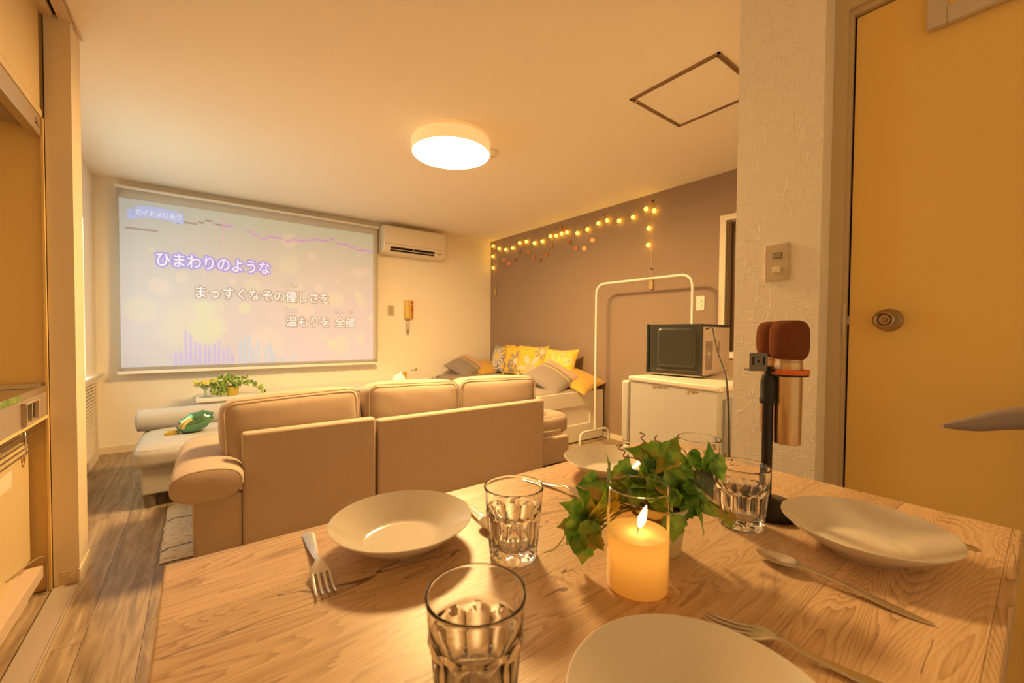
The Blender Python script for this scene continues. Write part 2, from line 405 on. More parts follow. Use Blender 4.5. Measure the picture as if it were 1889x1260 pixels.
struct('wall_left_end', bx(-1.35, -.50, 2.535, 2.70, 0, 2.4), mat('ochre_kitchen_panel', (.80, .57, .22), .45))
struct('wall_left_near', bx(-1.35, -1.15, -1.35, 2.535, 0, 2.4), M_wall)
struct('wall_right_corner', bx(1.5, 1.72, .432, .68, 0, 2.4), M_relief)
struct('wall_right_rear', bx(1.72, 3.395, .5, .68, 0, 2.4), M_wall)
bm = bmesh.new(); add_box(bm, 1.60, 1.72, -1.25, -.50, 0, 2.4); add_box(bm, 1.60, 1.72, -.50, .432, 2.075, 2.4)
struct('wall_right_near', bm, M_wall)
struct('baseboard_back', bx(-.70, 3.395, 4.968, 4.98, 0, .065, .002), M_trim)
struct('baseboard_right', bx(3.383, 3.395, 1.0, 4.968, 0, .055, .002), M_trim)
struct('baseboard_left', bx(-.418, -.410, 2.50, 2.70, 0, .07, .002), M_trim)

# sliding door track in the floor and head track in the ceiling (kitchen opening)
bm = bmesh.new(); add_box(bm, -.495, -.418, -1.25, 2.526, 0, .006); add_box(bm, -.422, -.416, -1.25, 2.526, .006, .010)
struct('trim_1', bm, mat('taupe_aluminium', (.50, .42, .36), .45, metal=.25))
struct('trim_2', bx(-.416, -.407, -1.25, 2.52, 0, .004), mat('tan_track_edge', (.42, .32, .20), .5))
bm = bmesh.new(); add_box(bm, -.505, -.466, -1.25, 2.526, 2.378, 2.4); add_box(bm, -.452, -.415, -1.25, 2.60, 2.378, 2.4)
add_box(bm, -.466, -.452, -1.25, 2.526, 2.396, 2.4)
add_box(bm, -.4125, -.405, -1.25, 2.69, 2.394, 2.4, .0015)
struct('trim_3', bm, mat('cream_head_track', (.62, .50, .33), .5))
struct('trim_4', bx(-.467, -.451, 2.36, 2.524, 2.392, 2.3955), M_dark)

# window 1 : daylight window in the left wall
w1 = struct('window_1', merge(bx(-.79, -.715, 3.30, 3.33, .74, 1.95), bx(-.79, -.715, 4.51, 4.54, .74, 1.95), bx(-.79, -.715, 3.33, 4.51, 1.92, 1.95),
                              bx(-.79, -.715, 3.33, 4.51, .74, .77), bx(-.785, -.75, 3.90, 3.94, .77, 1.92)), M_white)
struct('window_blind', bx(-.712, -.704, 3.302, 4.538, .722, 1.948),
       mat('daylit_frosted_pane', (.8, .85, .85), .6, emit=DAY_COL, es=DAY_S), w1)
struct('window_sill', bx(-.72, -.655, 3.28, 4.98, .70, .72, .003), M_white, w1)

# window 2 : dark window in the grey wall
w2 = struct('window_2', merge(bx(3.375, 3.40, 1.609, 1.657, .90, 2.05), bx(3.375, 3.40, .72, .76, .90, 2.05), bx(3.375, 3.40, .76, 1.609, 2.005, 2.05), bx(3.375, 3.40, .76, 1.609, .90, .95)), M_trim)
struct('window_reveal', merge(bx(3.40, 3.50, 1.600, 1.609, .95, 2.005), bx(3.40, 3.5, .76, 1.6, 1.996, 2.005)), mat('taupe_reveal', (.42, .36, .27), .6), w2)
struct('window_sash', merge(bx(3.455, 3.485, 1.545, 1.60, .95, 1.996), bx(3.455, 3.485, .76, 1.545, 1.95, 1.996), bx(3.455, 3.485, .76, 1.545, .95, 1.0), bx(3.46, 3.48, 1.15, 1.19, 1.0, 1.95)), mat('brown_sash', (.13, .07, .03), .4), w2)
struct('window_pane', bx(3.468, 3.474, .76, 1.545, 1.0, 1.95), mat('night_glass', (.02, .015, .008), .08), w2)

# louvred panel under window 1
lp = thing('louvred_cabinet', 'low ivory cabinet with a louvred front under the left window sill', 'cabinet', (-.69, 4.0, 0))
def child(name, bm, m, root, shade=None):
    bmesh.ops.transform(bm, matrix=Matrix.Rotation(-root.rotation_euler.z, 4, 'Z') @ Matrix.Translation(-Vector(root.location)), verts=bm.verts)
    return obj(name, bm, m, root, shade)
child('case', merge(bx(-.6995, -.676, 3.30, 3.36, .0, .70), bx(-.6995, -.676, 4.775, 4.83, .0, .70), bx(-.6995, -.676, 3.36, 4.775, .655, .70), bx(-.6995, -.676, 3.36, 4.775, 0, .07), bx(-.6995, -.676, 4.03, 4.10, .07, .655)), M_trim, lp)
for y0, y1 in ((3.36, 4.03), (4.10, 4.775)):
    bm = bmesh.new()
    for k in range(22):
        z = .083+k*.0262
        add_box(bm, -.008, .008, y0, y1, -.0015, .0015, M=Matrix.Translation((-.688, 0, z)) @ Matrix.Rotation(R(38), 4, 'Y'))
    child('louvre_panel', bm, M_trim, lp)
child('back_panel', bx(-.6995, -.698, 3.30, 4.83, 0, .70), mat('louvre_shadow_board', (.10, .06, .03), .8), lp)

# door 1 : ochre steel door on the right
d1 = struct('door_1', bx(1.605, 1.64, -.50, .3835, .01, 2.062, .002), M_gold)
struct('door_frame', merge(bx(1.58, 1.66, .398, .4325, 0, 2.4), bx(1.592, 1.66, .3885, .398, 0, 2.085), bx(1.58, 1.66, -.50, .398, 2.085, 2.4), bx(1.592, 1.66, -.5, .3885, 2.068, 2.085)), M_jamb, d1)
struct('door_gap', bx(1.612, 1.66, .3835, .3885, 0, 2.068), M_dark, d1)
kn = struct('door_knob', lathe([(0, 0), (.031, 0), (.033, .004), (.030, .008), (.014, .011), (.013, .030), (.022, .034), (.0265, .045), (.026, .056), (.022, .062), (.017, .060), (.013, .053), (0, .053)], 48,
       M=Matrix.Translation((1.605, .291, 1.141)) @ Matrix.Rotation(-PI/2, 4, 'Y')), mat('bronze_knob', (.40, .30, .20), .3, metal=1), d1)
struct('lock_button', merge(lathe([(0, 0), (.0065, 0), (.0065, .006), (.0055, .008), (0, .008)], 24, M=Matrix.Translation((1.552, .291, 1.141)) @ Matrix.Rotation(-PI/2, 4, 'Y'))), M_brass, kn)
struct('lock_slot', bx(1.5432, 1.5442, .2903, .2917, 1.136, 1.146), M_dark, kn)
struct('latch_plate', merge(bx(1.59, 1.5935, .389, .397, 1.10, 1.19), bx(1.605, 1.63, .3835, .391, 1.13, 1.155)), M_steel, d1)

# hatch in the ceiling
h = thing('ceiling_hatch', 'square ceiling access hatch with a thin brown metal frame', 'hatch', (2.17, 1.21, 2.4))
bm = bmesh.new()
for o_, w_ in ((0, .010), (.013, .009)):
    a, b, c, d = 1.922+o_, 2.418-o_, .962+o_, 1.458-o_
    for q in ((a, b, c, c+w_), (a, b, d-w_, d), (a, a+w_, c, d), (b-w_, b, c, d)): add_box(bm, *q, 2.393, 2.40)
child('frame', bm, mat('brown_aluminium', (.30, .19, .11), .5, metal=.3), h)
child('panel', bx(1.945, 2.395, .985, 1.435, 2.396, 2.4), M_ceil, h)
child('latch', lathe([(0, 0), (.006, 0), (.006, .004), (0, .004)], 16, (1.962, 1.4445, 2.390)), M_chrome, h)

# ================================================================== CEILING LAMP
lampx, lampy = 1.373, 2.498
cl = thing('ceiling_lamp', 'round warm ceiling lamp, a shallow drum glowing above the sofa', 'lamp', (lampx, lampy, 2.4))
child('mounting_plate', lathe([(0, 2.376), (.20, 2.376), (.20, 2.399), (0, 2.399)], 64, (lampx, lampy, 0)), M_plastic, cl)
child('drum', lathe([(.257, 2.296), (.262, 2.298), (.262, 2.374), (.258, 2.380), (.0, 2.380)], 96, (lampx, lampy, 0)),
      mat('glowing_lamp_drum', (.80, .62, .38), .5, emit=(1, .62, .25), es=.58), cl)
child('diffuser', lathe([(0, 2.292), (.18, 2.293), (.245, 2.295), (.257, 2.300)], 96, (lampx, lampy, 0)), mat('lit_lamp_diffuser', (.9, .8, .6), .5, emit=LAMP_COL, es=LAMP_S), cl)
child('sensor_window', bx(1.60, 1.612, 2.36, 2.39, 2.34, 2.362, .002, M=Matrix.Identity(4)), M_plastic, cl)
sd = thing('smoke_detector', 'small white ceiling sensor beside the round ceiling lamp', 'smoke detector', (1.70, 2.485, 2.4))
child('body', lathe([(0, 2.352), (.018, 2.353), (.030, 2.362), (.036, 2.378), (.040, 2.382), (.040, 2.399), (0, 2.399)], 40, (1.70, 2.485, 0)), M_white, sd)
child('indicator', lathe([(0, 2.346), (.005, 2.348), (.006, 2.356), (0, 2.356)], 16, (1.688, 2.468, 0)), M_brass, sd)

# ================================================================== PROJECTOR SCREEN
ps = thing('projector_screen', 'large white pull-down screen on the back wall showing karaoke lyrics', 'projector screen', (.58, 4.88, .70))
child('top_rail', merge(lathe([(0, -.562), (.012, -.562), (.0145, -.556), (.0145, 1.716), (.012, 1.722), (0, 1.722)], 24, (0, 4.885, 2.322), axis='x')), M_whitem, ps)
child('wall_bracket', bx(-.556, -.545, 4.88, 4.98, 2.305, 2.345), M_whitem, ps); child('wall_bracket', bx(1.70, 1.711, 4.88, 4.98, 2.305, 2.345), M_whitem, ps)
def screen_sheet():
    bm = bmesh.new(); nx, nz = 40, 24; g = []
    for j in range(nz+1):
        z = .728 + (2.318-.728)*j/nz; row = []
        for i in range(nx+1):
            u = i/nx; x = -.55 + 2.25*u
            x += .012*math.exp(-((u-0)/.10)**2)*math.sin(PI*j/nz)
            y = 4.880 - .010*math.exp(-u/.02)*math.sin(PI*j/nz)*-1
            row.append(bm.verts.new((x, y, z)))
        g.append(row)
    for j in range(nz):
        for i in range(nx): f = bm.faces.new((g[j][i], g[j][i+1], g[j+1][i+1], g[j+1][i])); f.smooth = True
    return bm
sh = child('screen_fabric', screen_sheet(), mat('matt_white_screen', (.57, .555, .53), .95), ps)
sm = sh.modifiers.new('solid', 'SOLIDIFY'); sm.thickness = .0012; sm.offset = 1
child('bottom_bar', bx(-.562, 1.712, 4.868, 4.892, .700, .728, .005), M_white, ps)
child('pull_cord', tube(smooth_path([(1.722, 4.878, 2.30), (1.723, 4.874, 1.6), (1.716, 4.874, .98)], 5), .0022, 6), M_plastic, ps)
child('cord_weight', lathe([(0, 0), (.006, .004), (.008, .03), (.007, .10), (.003, .115), (0, .115)], 16, (1.716, 4.874, .87)), M_plastic, ps)

BOK = [(0.06,0.348,0.058,2),(0.277,0.234,0.064,3),(0.267,0.36,0.039,3),(0.416,0.375,0.029,3),(0.596,0.695,0.051,2),(0.597,0.869,0.039,1),(0.694,0.782,0.022,1),(0.445,0.527,0.039,2),(0.367,0.551,0.018,1),(0.19,0.556,0.024,1),(0.119,0.492,0.039,1),(0.61,0.439,0.039,3),(0.631,0.547,0.029,2),(0.805,0.467,0.045,2),(0.92,0.681,0.029,1),(0.963,0.7,0.026,1),(0.937,0.451,0.029,2),(0.92,0.514,0.022,3),(0.989,0.33,0.019,3),(0.932,0.179,0.026,2),(0.936,0.14,0.019,3),(0.789,0.13,0.024,3),(0.828,0.116,0.058,2),(0.499,0.135,0.083,1),(0.232,0.244,0.128,2),(0.339,0.23,0.01,1),(0.727,0.545,0.023,1),(0.821,0.605,0.009,1),(0.778,0.704,0.006,1),(0.754,0.621,0.006,1),(0.866,0.68,0.009,1),(0.095,0.711,0.013,1),(0.92,0.822,0.013,1),(0.667,0.372,0.045,1),(0.313,0.384,0.029,2),(0.757,0.18,0.017,2)]
def projected_material():
    m, nt, N, L, P = nodes_of('projected_lyric_video')
    P.inputs['Base Color'].default_value = (.57, .555, .53, 1); P.inputs['Roughness'].default_value = .95
    t = N.new('ShaderNodeTexCoord'); s = N.new('ShaderNodeSeparateXYZ'); L.new(t.outputs['UV'], s.inputs[0])
    base = ramp(N, [(0, (.12, .14, .25)), (.35, (.11, .115, .20)), (.7, (.09, .11, .14)), (1, (.08, .15, .11))]); L.new(s.outputs[1], base.inputs[0])
    left = N.new('ShaderNodeMapRange'); left.inputs['From Max'].default_value = .55; left.inputs['To Min'].default_value = .55; left.inputs['To Max'].default_value = 0; L.new(s.outputs[0], left.inputs[0])
    mx = N.new('ShaderNodeMix'); mx.data_type = 'RGBA'; L.new(left.outputs[0], mx.inputs[0]); L.new(base.outputs[0], mx.inputs[6]); mx.inputs[7].default_value = (.02, .12, .22, 1)
    cur = mx.outputs[2]
    sep = {}
    for kind, colr, st in ((1, (.30, .22, .20), .35), (2, (.17, .21, .15), .5), (3, (.13, .25, .14), .62)):
        acc = None
        for (u, v, r, k) in BOK:
            if k != kind: continue
            sb = N.new('ShaderNodeVectorMath'); sb.operation = 'SUBTRACT'; L.new(t.outputs['UV'], sb.inputs[0]); sb.inputs[1].default_value = (u, v, 0)
            ml = N.new('ShaderNodeVectorMath'); ml.operation = 'MULTIPLY'; L.new(sb.outputs[0], ml.inputs[0]); ml.inputs[1].default_value = (1/r, .673/r, 1)
            ln = N.new('ShaderNodeVectorMath'); ln.operation = 'LENGTH'; L.new(ml.outputs[0], ln.inputs[0])
            mr = N.new('ShaderNodeMapRange'); mr.interpolation_type = 'SMOOTHSTEP'; mr.inputs['From Min'].default_value = 1.15; mr.inputs['From Max'].default_value = .62; L.new(ln.outputs['Value'], mr.inputs[0])
            if acc is None: acc = mr.outputs[0]
            else:
                mm = N.new('ShaderNodeMath'); mm.operation = 'MAXIMUM'; L.new(acc, mm.inputs[0]); L.new(mr.outputs[0], mm.inputs[1]); acc = mm.outputs[0]
        sc = N.new('ShaderNodeMath'); sc.operation = 'MULTIPLY'; sc.inputs[1].default_value = st; L.new(acc, sc.inputs[0])
        mx = N.new('ShaderNodeMix'); mx.data_type = 'RGBA'; L.new(sc.outputs[0], mx.inputs[0]); L.new(cur, mx.inputs[6]); mx.inputs[7].default_value = (*colr, 1); cur = mx.outputs[2]
    L.new(cur, P.inputs['Emission Color']); P.inputs['Emission Strength'].default_value = IMG_S
    return m
IMG_S = 1.0
SX, SZ, SW, SH = -.535, .76, 2.18, 1.468
def quad_uv(x0, x1, z0, z1, y):
    bm = bmesh.new(); uv = bm.loops.layers.uv.new('UVMap')
    vs = [bm.verts.new(p) for p in ((x0, y, z0), (x1, y, z0), (x1, y, z1), (x0, y, z1))]; f = bm.faces.new(vs)
    for l, c in zip(f.loops, ((0, 0), (1, 0), (1, 1), (0, 1))): l[uv].uv = c
    return bm
pim = child('projected_image', quad_uv(SX, SX+SW, SZ, SZ+SH, 4.8765), projected_material(), ps)
bpy.context.view_layer.update()
def on_img(name, bm, m):
    o = child(name, bm, m, ps); o.parent = pim; return o
def img_mat(name, em, d=.60): return mat(name, (d, d*.94, d*.87), .95, emit=em, es=1.0)
def rects(lst, y):
    bm = bmesh.new()
    for x0, z0, x1, z1, hh in lst:
        vs = [bm.verts.new(p) for p in ((x0, y, z0-hh), (x1, y, z1-hh), (x1, y, z1+hh), (x0, y, z0+hh))]; bm.faces.new(vs)
    return bm
NOTES = [(0.017,0.826,0.116,0.827,0),(0.144,0.901,0.166,0.899,0),(0.172,0.892,0.193,0.89,0),(0.198,0.901,0.244,0.898,0),(0.248,0.913,0.268,0.913,0),(0.272,0.931,0.297,0.928,0),(0.299,0.916,0.31,0.916,1),(0.31,0.915,0.332,0.915,0),(0.332,0.913,0.374,0.915,1),(0.424,0.894,0.447,0.891,1),(0.45,0.877,0.472,0.875,1),(0.475,0.86,0.5,0.86,1),(0.503,0.878,0.572,0.876,1),(0.578,0.862,0.602,0.861,1),(0.606,0.879,0.674,0.877,1),(0.679,0.892,0.706,0.892,1),(0.707,0.902,0.774,0.899,1),(0.78,0.917,0.801,0.914,1),(0.807,0.892,0.874,0.889,1),(0.878,0.875,0.903,0.874,1),(0.909,0.864,1.0,0.859,1)]
X_ = lambda u: SX+u*SW
Z_ = lambda v: SZ+v*SH
on_img('sung_melody_bars', rects([(X_(a), Z_(b), X_(c), Z_(b), .0085) for a, b, c, d, k in NOTES if k == 0], 4.8745), img_mat('tan_note_bars', (.03, .02, .04), .44))
on_img('melody_bars', rects([(X_(a), Z_(b), X_(c), Z_(b), .0085) for a, b, c, d, k in NOTES if k == 1] , 4.8745), img_mat('pink_note_bars', (.22, .0, .34), .50))
on_img('cursor_line', rects([(X_(.336), 2.045, X_(.339), 2.045, .155)], 4.874), img_mat('pink_cursor', (.16, .03, .16), .66))
BARS = [(0.168,0.079),(0.184,0.089),(0.202,0.217),(0.218,0.191),(0.234,0.144),(0.25,0.139),(0.268,0.123),(0.283,0.117),(0.301,0.133),(0.317,0.149),(0.334,0.095),(0.35,0.11),(0.366,0.061),(0.396,0.153),(0.414,0.186),(0.431,0.186),(0.446,0.097),(0.464,0.153),(0.497,0.112),(0.514,0.135),(0.529,0.082),(0.563,0.029),(0.612,0.044)]
hb = lambda v: v*SH/2
on_img('violet_equaliser_bars', rects([(X_(u)-.009, SZ+hb(v)+.006, X_(u)+.009, SZ+hb(v)+.006, hb(v)) for u, v in BARS if u < .38], 4.8745), img_mat('violet_bars', (.10, .12, .48), .50))
on_img('blue_equaliser_bars', rects([(X_(u)-.009, SZ+hb(v)+.006, X_(u)+.009, SZ+hb(v)+.006, hb(v)) for u, v in BARS if .38 < u], 4.8745), img_mat('blue_bars', (.03, .26, .42), .50))
def ribbon():
    bm = bmesh.new(); n = 12; x0, x1 = -.438, -.112
    top = []; bot = []
    for i in range(n+1):
        t = i/n; x = x0+(x1-x0)*t; zc = .018*math.sin(PI*t) - .012*t
        top.append(bm.verts.new((x+(.008 if i == n else 0), 4.8735, 2.172+zc-.0))); bot.append(bm.verts.new((x+(.012 if i == n else 0), 4.8735, 2.072+zc)))
    for i in range(n): bm.faces.new((bot[i], bot[i+1], top[i+1], top[i]))
    for P in ([(-.445, 2.135), (-.49, 2.14), (-.475, 2.10), (-.492, 2.055), (-.42, 2.058), (-.42, 2.072), (-.438, 2.072)],):
        bm.faces.new([bm.verts.new((x, 4.8738, z)) for x, z in P])
    return bm
on_img('banner_ribbon', ribbon(), img_mat('blue_ribbon', (.04, .17, .50), .55))
def lyric(name, s, size, x, z, m_fill, m_edge, off, wfit=None):
    """flat letters projected on the screen; x,z = left end and baseline"""
    base = text_bm(s, size); xs = [v.co.x for v in base.verts]; a, b = min(xs), max(xs)
    k = (wfit/(b-a)) if wfit else 1
    T = Matrix.Rotation(PI/2, 4, 'X') @ Matrix.Scale(k, 4, (1, 0, 0)) @ Matrix.Translation((-a, 0, 0))
    def build(r, n, y):
        bms = []
        for q in range(n):
            c = base.copy(); an = 2*PI*q/n
            bmesh.ops.transform(c, matrix=Matrix.Translation((x+r*math.cos(an), y-.00002*q, z+r*math.sin(an))) @ T, verts=c.verts); bms.append(c)
        return merge(*bms)
    if m_edge is not None:
        on_img(name+'_outline', build(off, 12, 4.8738), m_edge)
    on_img(name, build(size*.010, 6, 4.8722), m_fill)
    base.free()
T_fill = img_mat('white_letters', (.24, .36, .52), .66)
T_vio = img_mat('violet_letter_edge', (.05, .04, .52), .42)
T_tan = img_mat('tan_letter_edge', (.03, .0, .0), .46)
T_soft = img_mat('faint_letters', (.06, .14, .23), .61)
lyric('banner_text', 'ガイドメロあり', .058, -.43, 2.100, img_mat('banner_letters', (.18, .33, .52), .76), None, 0, .31)
lyric('sung_lyric', 'ひまわりのような', .142, -.294, 1.674, T_fill, T_vio, .0165, .880)
lyric('lyric_line', 'まっすぐなその優しさを', .125, -.018, 1.402, T_fill, T_tan, .0105, 1.170)
lyric('lyric_line', '温もりを', .125, .732, 1.142, T_fill, T_tan, .0105, .425)
lyric('lyric_line', '全部', .125, 1.214, 1.142, T_fill, T_tan, .0105, .22)
lyric('reading_aid', 'やさ', .052, .732, 1.552, T_fill, T_tan, .0055, .105)
lyric('reading_aid', 'ぬく', .052, .732, 1.286, T_fill, T_tan, .0055, .10)
lyric('reading_aid', 'ぜん', .052, 1.214, 1.290, T_fill, T_tan, .0055, .10)
lyric('reading_aid', 'ぶ', .052, 1.366, 1.290, T_fill, T_tan, .0055, .045)
rr_c = random.Random(4)      # two rows of blurred, unreadable credits
for z_, n_ in ((.885, 15), (.812, 14)):
    on_img('credit_line', rects([(-.487+.029*q, z_, -.487+.029*q+rr_c.uniform(.012, .022), z_, rr_c.uniform(.010, .018)) for q in range(n_) if q % 5 != 4], 4.8757), T_soft)

# ================================================================== AIR CONDITIONER
ac = thing('air_conditioner', 'white wall-mounted air conditioner beside the projector screen', 'air conditioner', (2.15, 4.98, 2.15))
def ac_body(x0, x1):
    prof = [(4.979, 2.345), (4.79, 2.345), (4.762, 2.335), (4.755, 2.31), (4.755, 2.10), (4.785, 2.045), (4.83, 2.022), (4.979, 2.022)]
    bm = bmesh.new(); a = [bm.verts.new((x0, y, z)) for y, z in prof]; b = [bm.verts.new((x1, y, z)) for y, z in prof]
    bm.faces.new(a); bm.faces.new(b[::-1])
    for k in range(len(prof)):
        k2 = (k+1) % len(prof); bm.faces.new((a[k], b[k], b[k2], a[k2]))
    es = [e for e in bm.edges if abs(e.verts[0].co.x-e.verts[1].co.x) < 1e-5]
    bmesh.ops.bevel(bm, geom=es, offset=.012, segments=3, affect='EDGES'); return bm
child('housing', ac_body(1.735, 2.545), mat('ivory_aircon_plastic', (.76, .68, .54), .35), ac)
child('panel_seam', bx(1.75, 2.535, 4.7535, 4.756, 2.128, 2.131), mat('seam_brown', (.25, .15, .07), .7), ac)
sl = Matrix.Translation((2.10, 4.7695, 2.072)) @ Matrix.Rotation(R(28.6), 4, 'X')
child('air_outlet', bx(-.285, .285, -.004, .004, -.028, .028, M=sl), M_dark, ac)
child('louvre_flap', merge(bx(-.282, .282, -.009, -.003, -.006, .001, M=sl), bx(-.004, .004, -.009, -.003, -.006, .026, M=sl)), mat('cream_flap', (.72, .60, .42), .4), ac)
child('control_panel', merge(bx(.325, .352, -.0065, -.003, .006, .014, M=sl), bx(.36, .39, -.0065, -.003, .006, .016, M=sl)), mat('grey_print', (.28, .22, .16), .5), ac)

# switch plate, intercom handset, picture hook on the back wall
sp = thing('wall_outlet', 'beige blank wall plate between the screen and the intercom handset', 'wall plate', (1.90, 4.98, 1.355))
child('plate', bx(1.860, 1.942, 4.970, 4.98, 1.288, 1.415, .003), mat('beige_plate', (.52, .42, .29), .5), sp)
child('insert', bx(1.884, 1.918, 4.967, 4.972, 1.31, 1.395, .002), mat('beige_plate_insert', (.45, .36, .24), .5), sp)
ic = thing('intercom_phone', 'yellowed intercom handset hanging on the back wall above the round lamp', 'intercom', (2.12, 4.98, 1.36))
M_yel = mat('yellowed_plastic', (.70, .48, .13), .42)
child('base', bx(2.065, 2.185, 4.95, 4.98, 1.245, 1.485, .006), M_yel, ic)
child('handset', merge(bx(2.068, 2.128, 4.905, 4.945, 1.25, 1.482, .014, 3), bx(2.07, 2.126, 4.93, 4.951, 1.40, 1.475, .006), bx(2.07, 2.126, 4.93, 4.951, 1.255, 1.33, .006)), M_yel, ic)
bm = bmesh.new()
for z0, z1 in ((1.44, 1.475), (1.405, 1.43), (1.345, 1.40), (1.325, 1.34), (1.30, 1.315), (1.278, 1.29), (1.258, 1.270)): add_box(bm, 2.160, 2.182, 4.9475, 4.951, z0, z1)
child('printed_label', bm, mat('red_print', (.42, .06, .015), .6), ic)
pts = []
for k in range(0, 260):
    t = k/260; a = t*2*PI*15; zc = 1.235-.165*math.sin(PI*t)**.8; xc = 2.105+.018*math.cos(PI*t)
    pts.append((xc+.008*math.cos(a), 4.935+.010*math.sin(a), zc))
child('coiled_cord', tube([(2.10, 4.935, 1.25)]+pts+[(2.085, 4.94, 1.25)], .0028, 6), mat('brown_cord', (.30, .19, .09), .5), ic)
hk = obj('wall_hook', merge(bx(2.17, 2.25, 4.972, 4.98, .592, .600, .001), bx(2.225, 2.245, 4.965, 4.975, .592, .612)), mat('hook_brown', (.32, .2, .1), .5)); tag(hk, 'small brown wall fitting low on the back wall right of the glowing lamp', 'hook')

# ================================================================== LOW WHITE SHELF + PLANTS
ls = thing('low_shelf', 'long low white shelf along the back wall under the projector screen', 'shelf', (1.0, 4.7, 0))
child('top', bx(-.025, 2.08, 4.56, 4.96, .448, .474, .003), M_white, ls)
child('side_panel', bx(-.010, .012, 4.58, 4.95, 0, .448), M_white, ls)
child('side_panel', bx(2.04, 2.06, 4.58, 4.95, 0, .448), M_white, ls)
child('back_panel', bx(.012, 2.04, 4.93, 4.945, .02, .448), M_white, ls)
child('shelf_board', bx(.012, 2.04, 4.58, 4.93, .2, .22), M_white, ls)

def leaf_faces(bm, c, tip, nrm, size, lobes=True, fold=.25, curl=.2, mi=0, rr=rnd):
    """ivy leaf: c = centre, tip = direction to the tip, nrm = face normal"""
    tip = Vector(tip).normalized(); nrm = Vector(nrm); nrm = (nrm-tip*nrm.dot(tip))
    if nrm.length < 1e-4: nrm = tip.orthogonal()
    nrm.normalize(); side = tip.cross(nrm)
    if lobes: half = [(0, -.44), (.20, -.50), (.40, -.40), (.46, -.16), (.34, -.05), (.36, .10), (.20, .22), (.10, .38), (0, .56)]
    else: half = [(0, -.5), (.12, -.40), (.20, -.18), (.22, .05), (.16, .28), (.07, .44), (0, .55)]
    mid = []; L_ = []; R_ = []
    for (x, y) in half:
        def P(sx, xx): return Vector(c) + (side*(sx*xx) + tip*y + nrm*(-curl*y*y + fold*abs(xx) - .5*fold*abs(xx)**2))*size
        mid.append(bm.verts.new(P(1, 0)))
        L_.append(bm.verts.new(P(-1, x)) if x else mid[-1]); R_.append(bm.verts.new(P(1, x)) if x else mid[-1])
    for k in range(len(half)-1):
        for S, fl in ((L_, 0), (R_, 1)):
            q = [mid[k], S[k], S[k+1], mid[k+1]]; u = []
            for v in q:
                if v not in u: u.append(v)
            if len(u) >= 3:
                f = bm.faces.new(u if not fl else u[::-1]); f.material_index = mi; f.smooth = True
    return half
def leaf_mat(name, c1, c2, vein, tr=.25):
    m, nt, N, L, P = nodes_of(name)
    t = N.new('ShaderNodeTexCoord'); n = N.new('ShaderNodeTexNoise'); n.inputs['Scale'].default_value = 38; n.inputs['Detail'].default_value = 3
    L.new(t.outputs['Object'], n.inputs['Vector'])
    r = ramp(N, [(.35, c1), (.52, c2), (.66, vein)]); L.new(n.outputs[0], r.inputs[0]); L.new(r.outputs[0], P.inputs['Base Color'])
    P.inputs['Roughness'].default_value = .42
    tl = N.new('ShaderNodeBsdfTranslucent'); L.new(r.outputs[0], tl.inputs[0]); ms = N.new('ShaderNodeMixShader'); ms.inputs[0].default_value = tr
    L.new(P.outputs[0], ms.inputs[1]); L.new(tl.outputs[0], ms.inputs[2]); L.new(ms.outputs[0], N['Material Output'].inputs[0])
    return m
LV = [leaf_mat('green_ivy_leaf', (.055, .16, .02), (.15, .33, .035), (.32, .48, .07)),
      leaf_mat('rusty_ivy_leaf', (.14, .32, .03), (.26, .38, .05), (.44, .27, .07)),
      leaf_mat('yellow_ivy_leaf', (.30, .33, .03), (.50, .42, .04), (.62, .50, .08)),
      leaf_mat('grey_ivy_leaf', (.05, .06, .03), (.10, .11, .06), (.14, .13, .08))]

# trailing variegated plant + flower goblet on the shelf
def foliage(name, pts, size, spread, nmat, parent, seed, normal=(0, -1, .5)):
    rr = random.Random(seed); bm = bmesh.new()
    for (x, y, z) in pts:
        tip = Vector((rr.uniform(-1, 1), rr.uniform(-.5, .3), rr.uniform(-1, .7))); nr = Vector(normal)+Vector((rr.uniform(-.8, .8), rr.uniform(-.5, .5), rr.uniform(-.6, .6)))
        leaf_faces(bm, (x+rr.uniform(-spread, spread), y+rr.uniform(-spread, spread), z+rr.uniform(-spread, spread)), tip, nr, size*rr.uniform(.7, 1.25), lobes=False, mi=rr.randrange(len(nmat)))
    o = obj(name, bm, nmat[0], None)
    for m in nmat[1:]: o.data.materials.append(m)
    o.location = -Vector(parent.location); o.parent = parent; return o
LG = [leaf_mat('variegated_leaf', (.16, .30, .03), (.28, .42, .05), (.62, .66, .28)), leaf_mat('dark_variegated_leaf', (.05, .12, .01), (.14, .26, .03), (.30, .42, .08)), leaf_mat('lime_leaf', (.34, .48, .05), (.5, .62, .10), (.72, .76, .35))]
pv = thing('trailing_plant', 'trailing variegated green plant in a yellow pot on the low white shelf', 'potted plant', (.27, 4.72, .474))
child('pot', lathe([(0, .475), (.045, .475), (.058, .56), (.053, .56), (.043, .485), (0, .485)], 32, (.25, 4.72, 0)), mat('yellow_flower_pot', (.55, .40, .06), .5), pv)
rr = random.Random(3); P_ = []
for k in range(120):
    a = rr.uniform(0, PI); r = rr.uniform(.03, .15)
    P_.append((.235+r*math.cos(a)*1.15, 4.70+rr.uniform(-.06, .06), .575+r*math.sin(a)*.62))
for k in range(55): P_.append((.13+rr.uniform(-.05, .08), 4.66+rr.uniform(-.04, .04), .50+rr.random()*.08))
for k in range(26): t = k/25; P_.append((.36+.15*t, 4.70, .60-.11*t*t))
foliage('leaves', P_, .042, .014, LG, pv, 5)
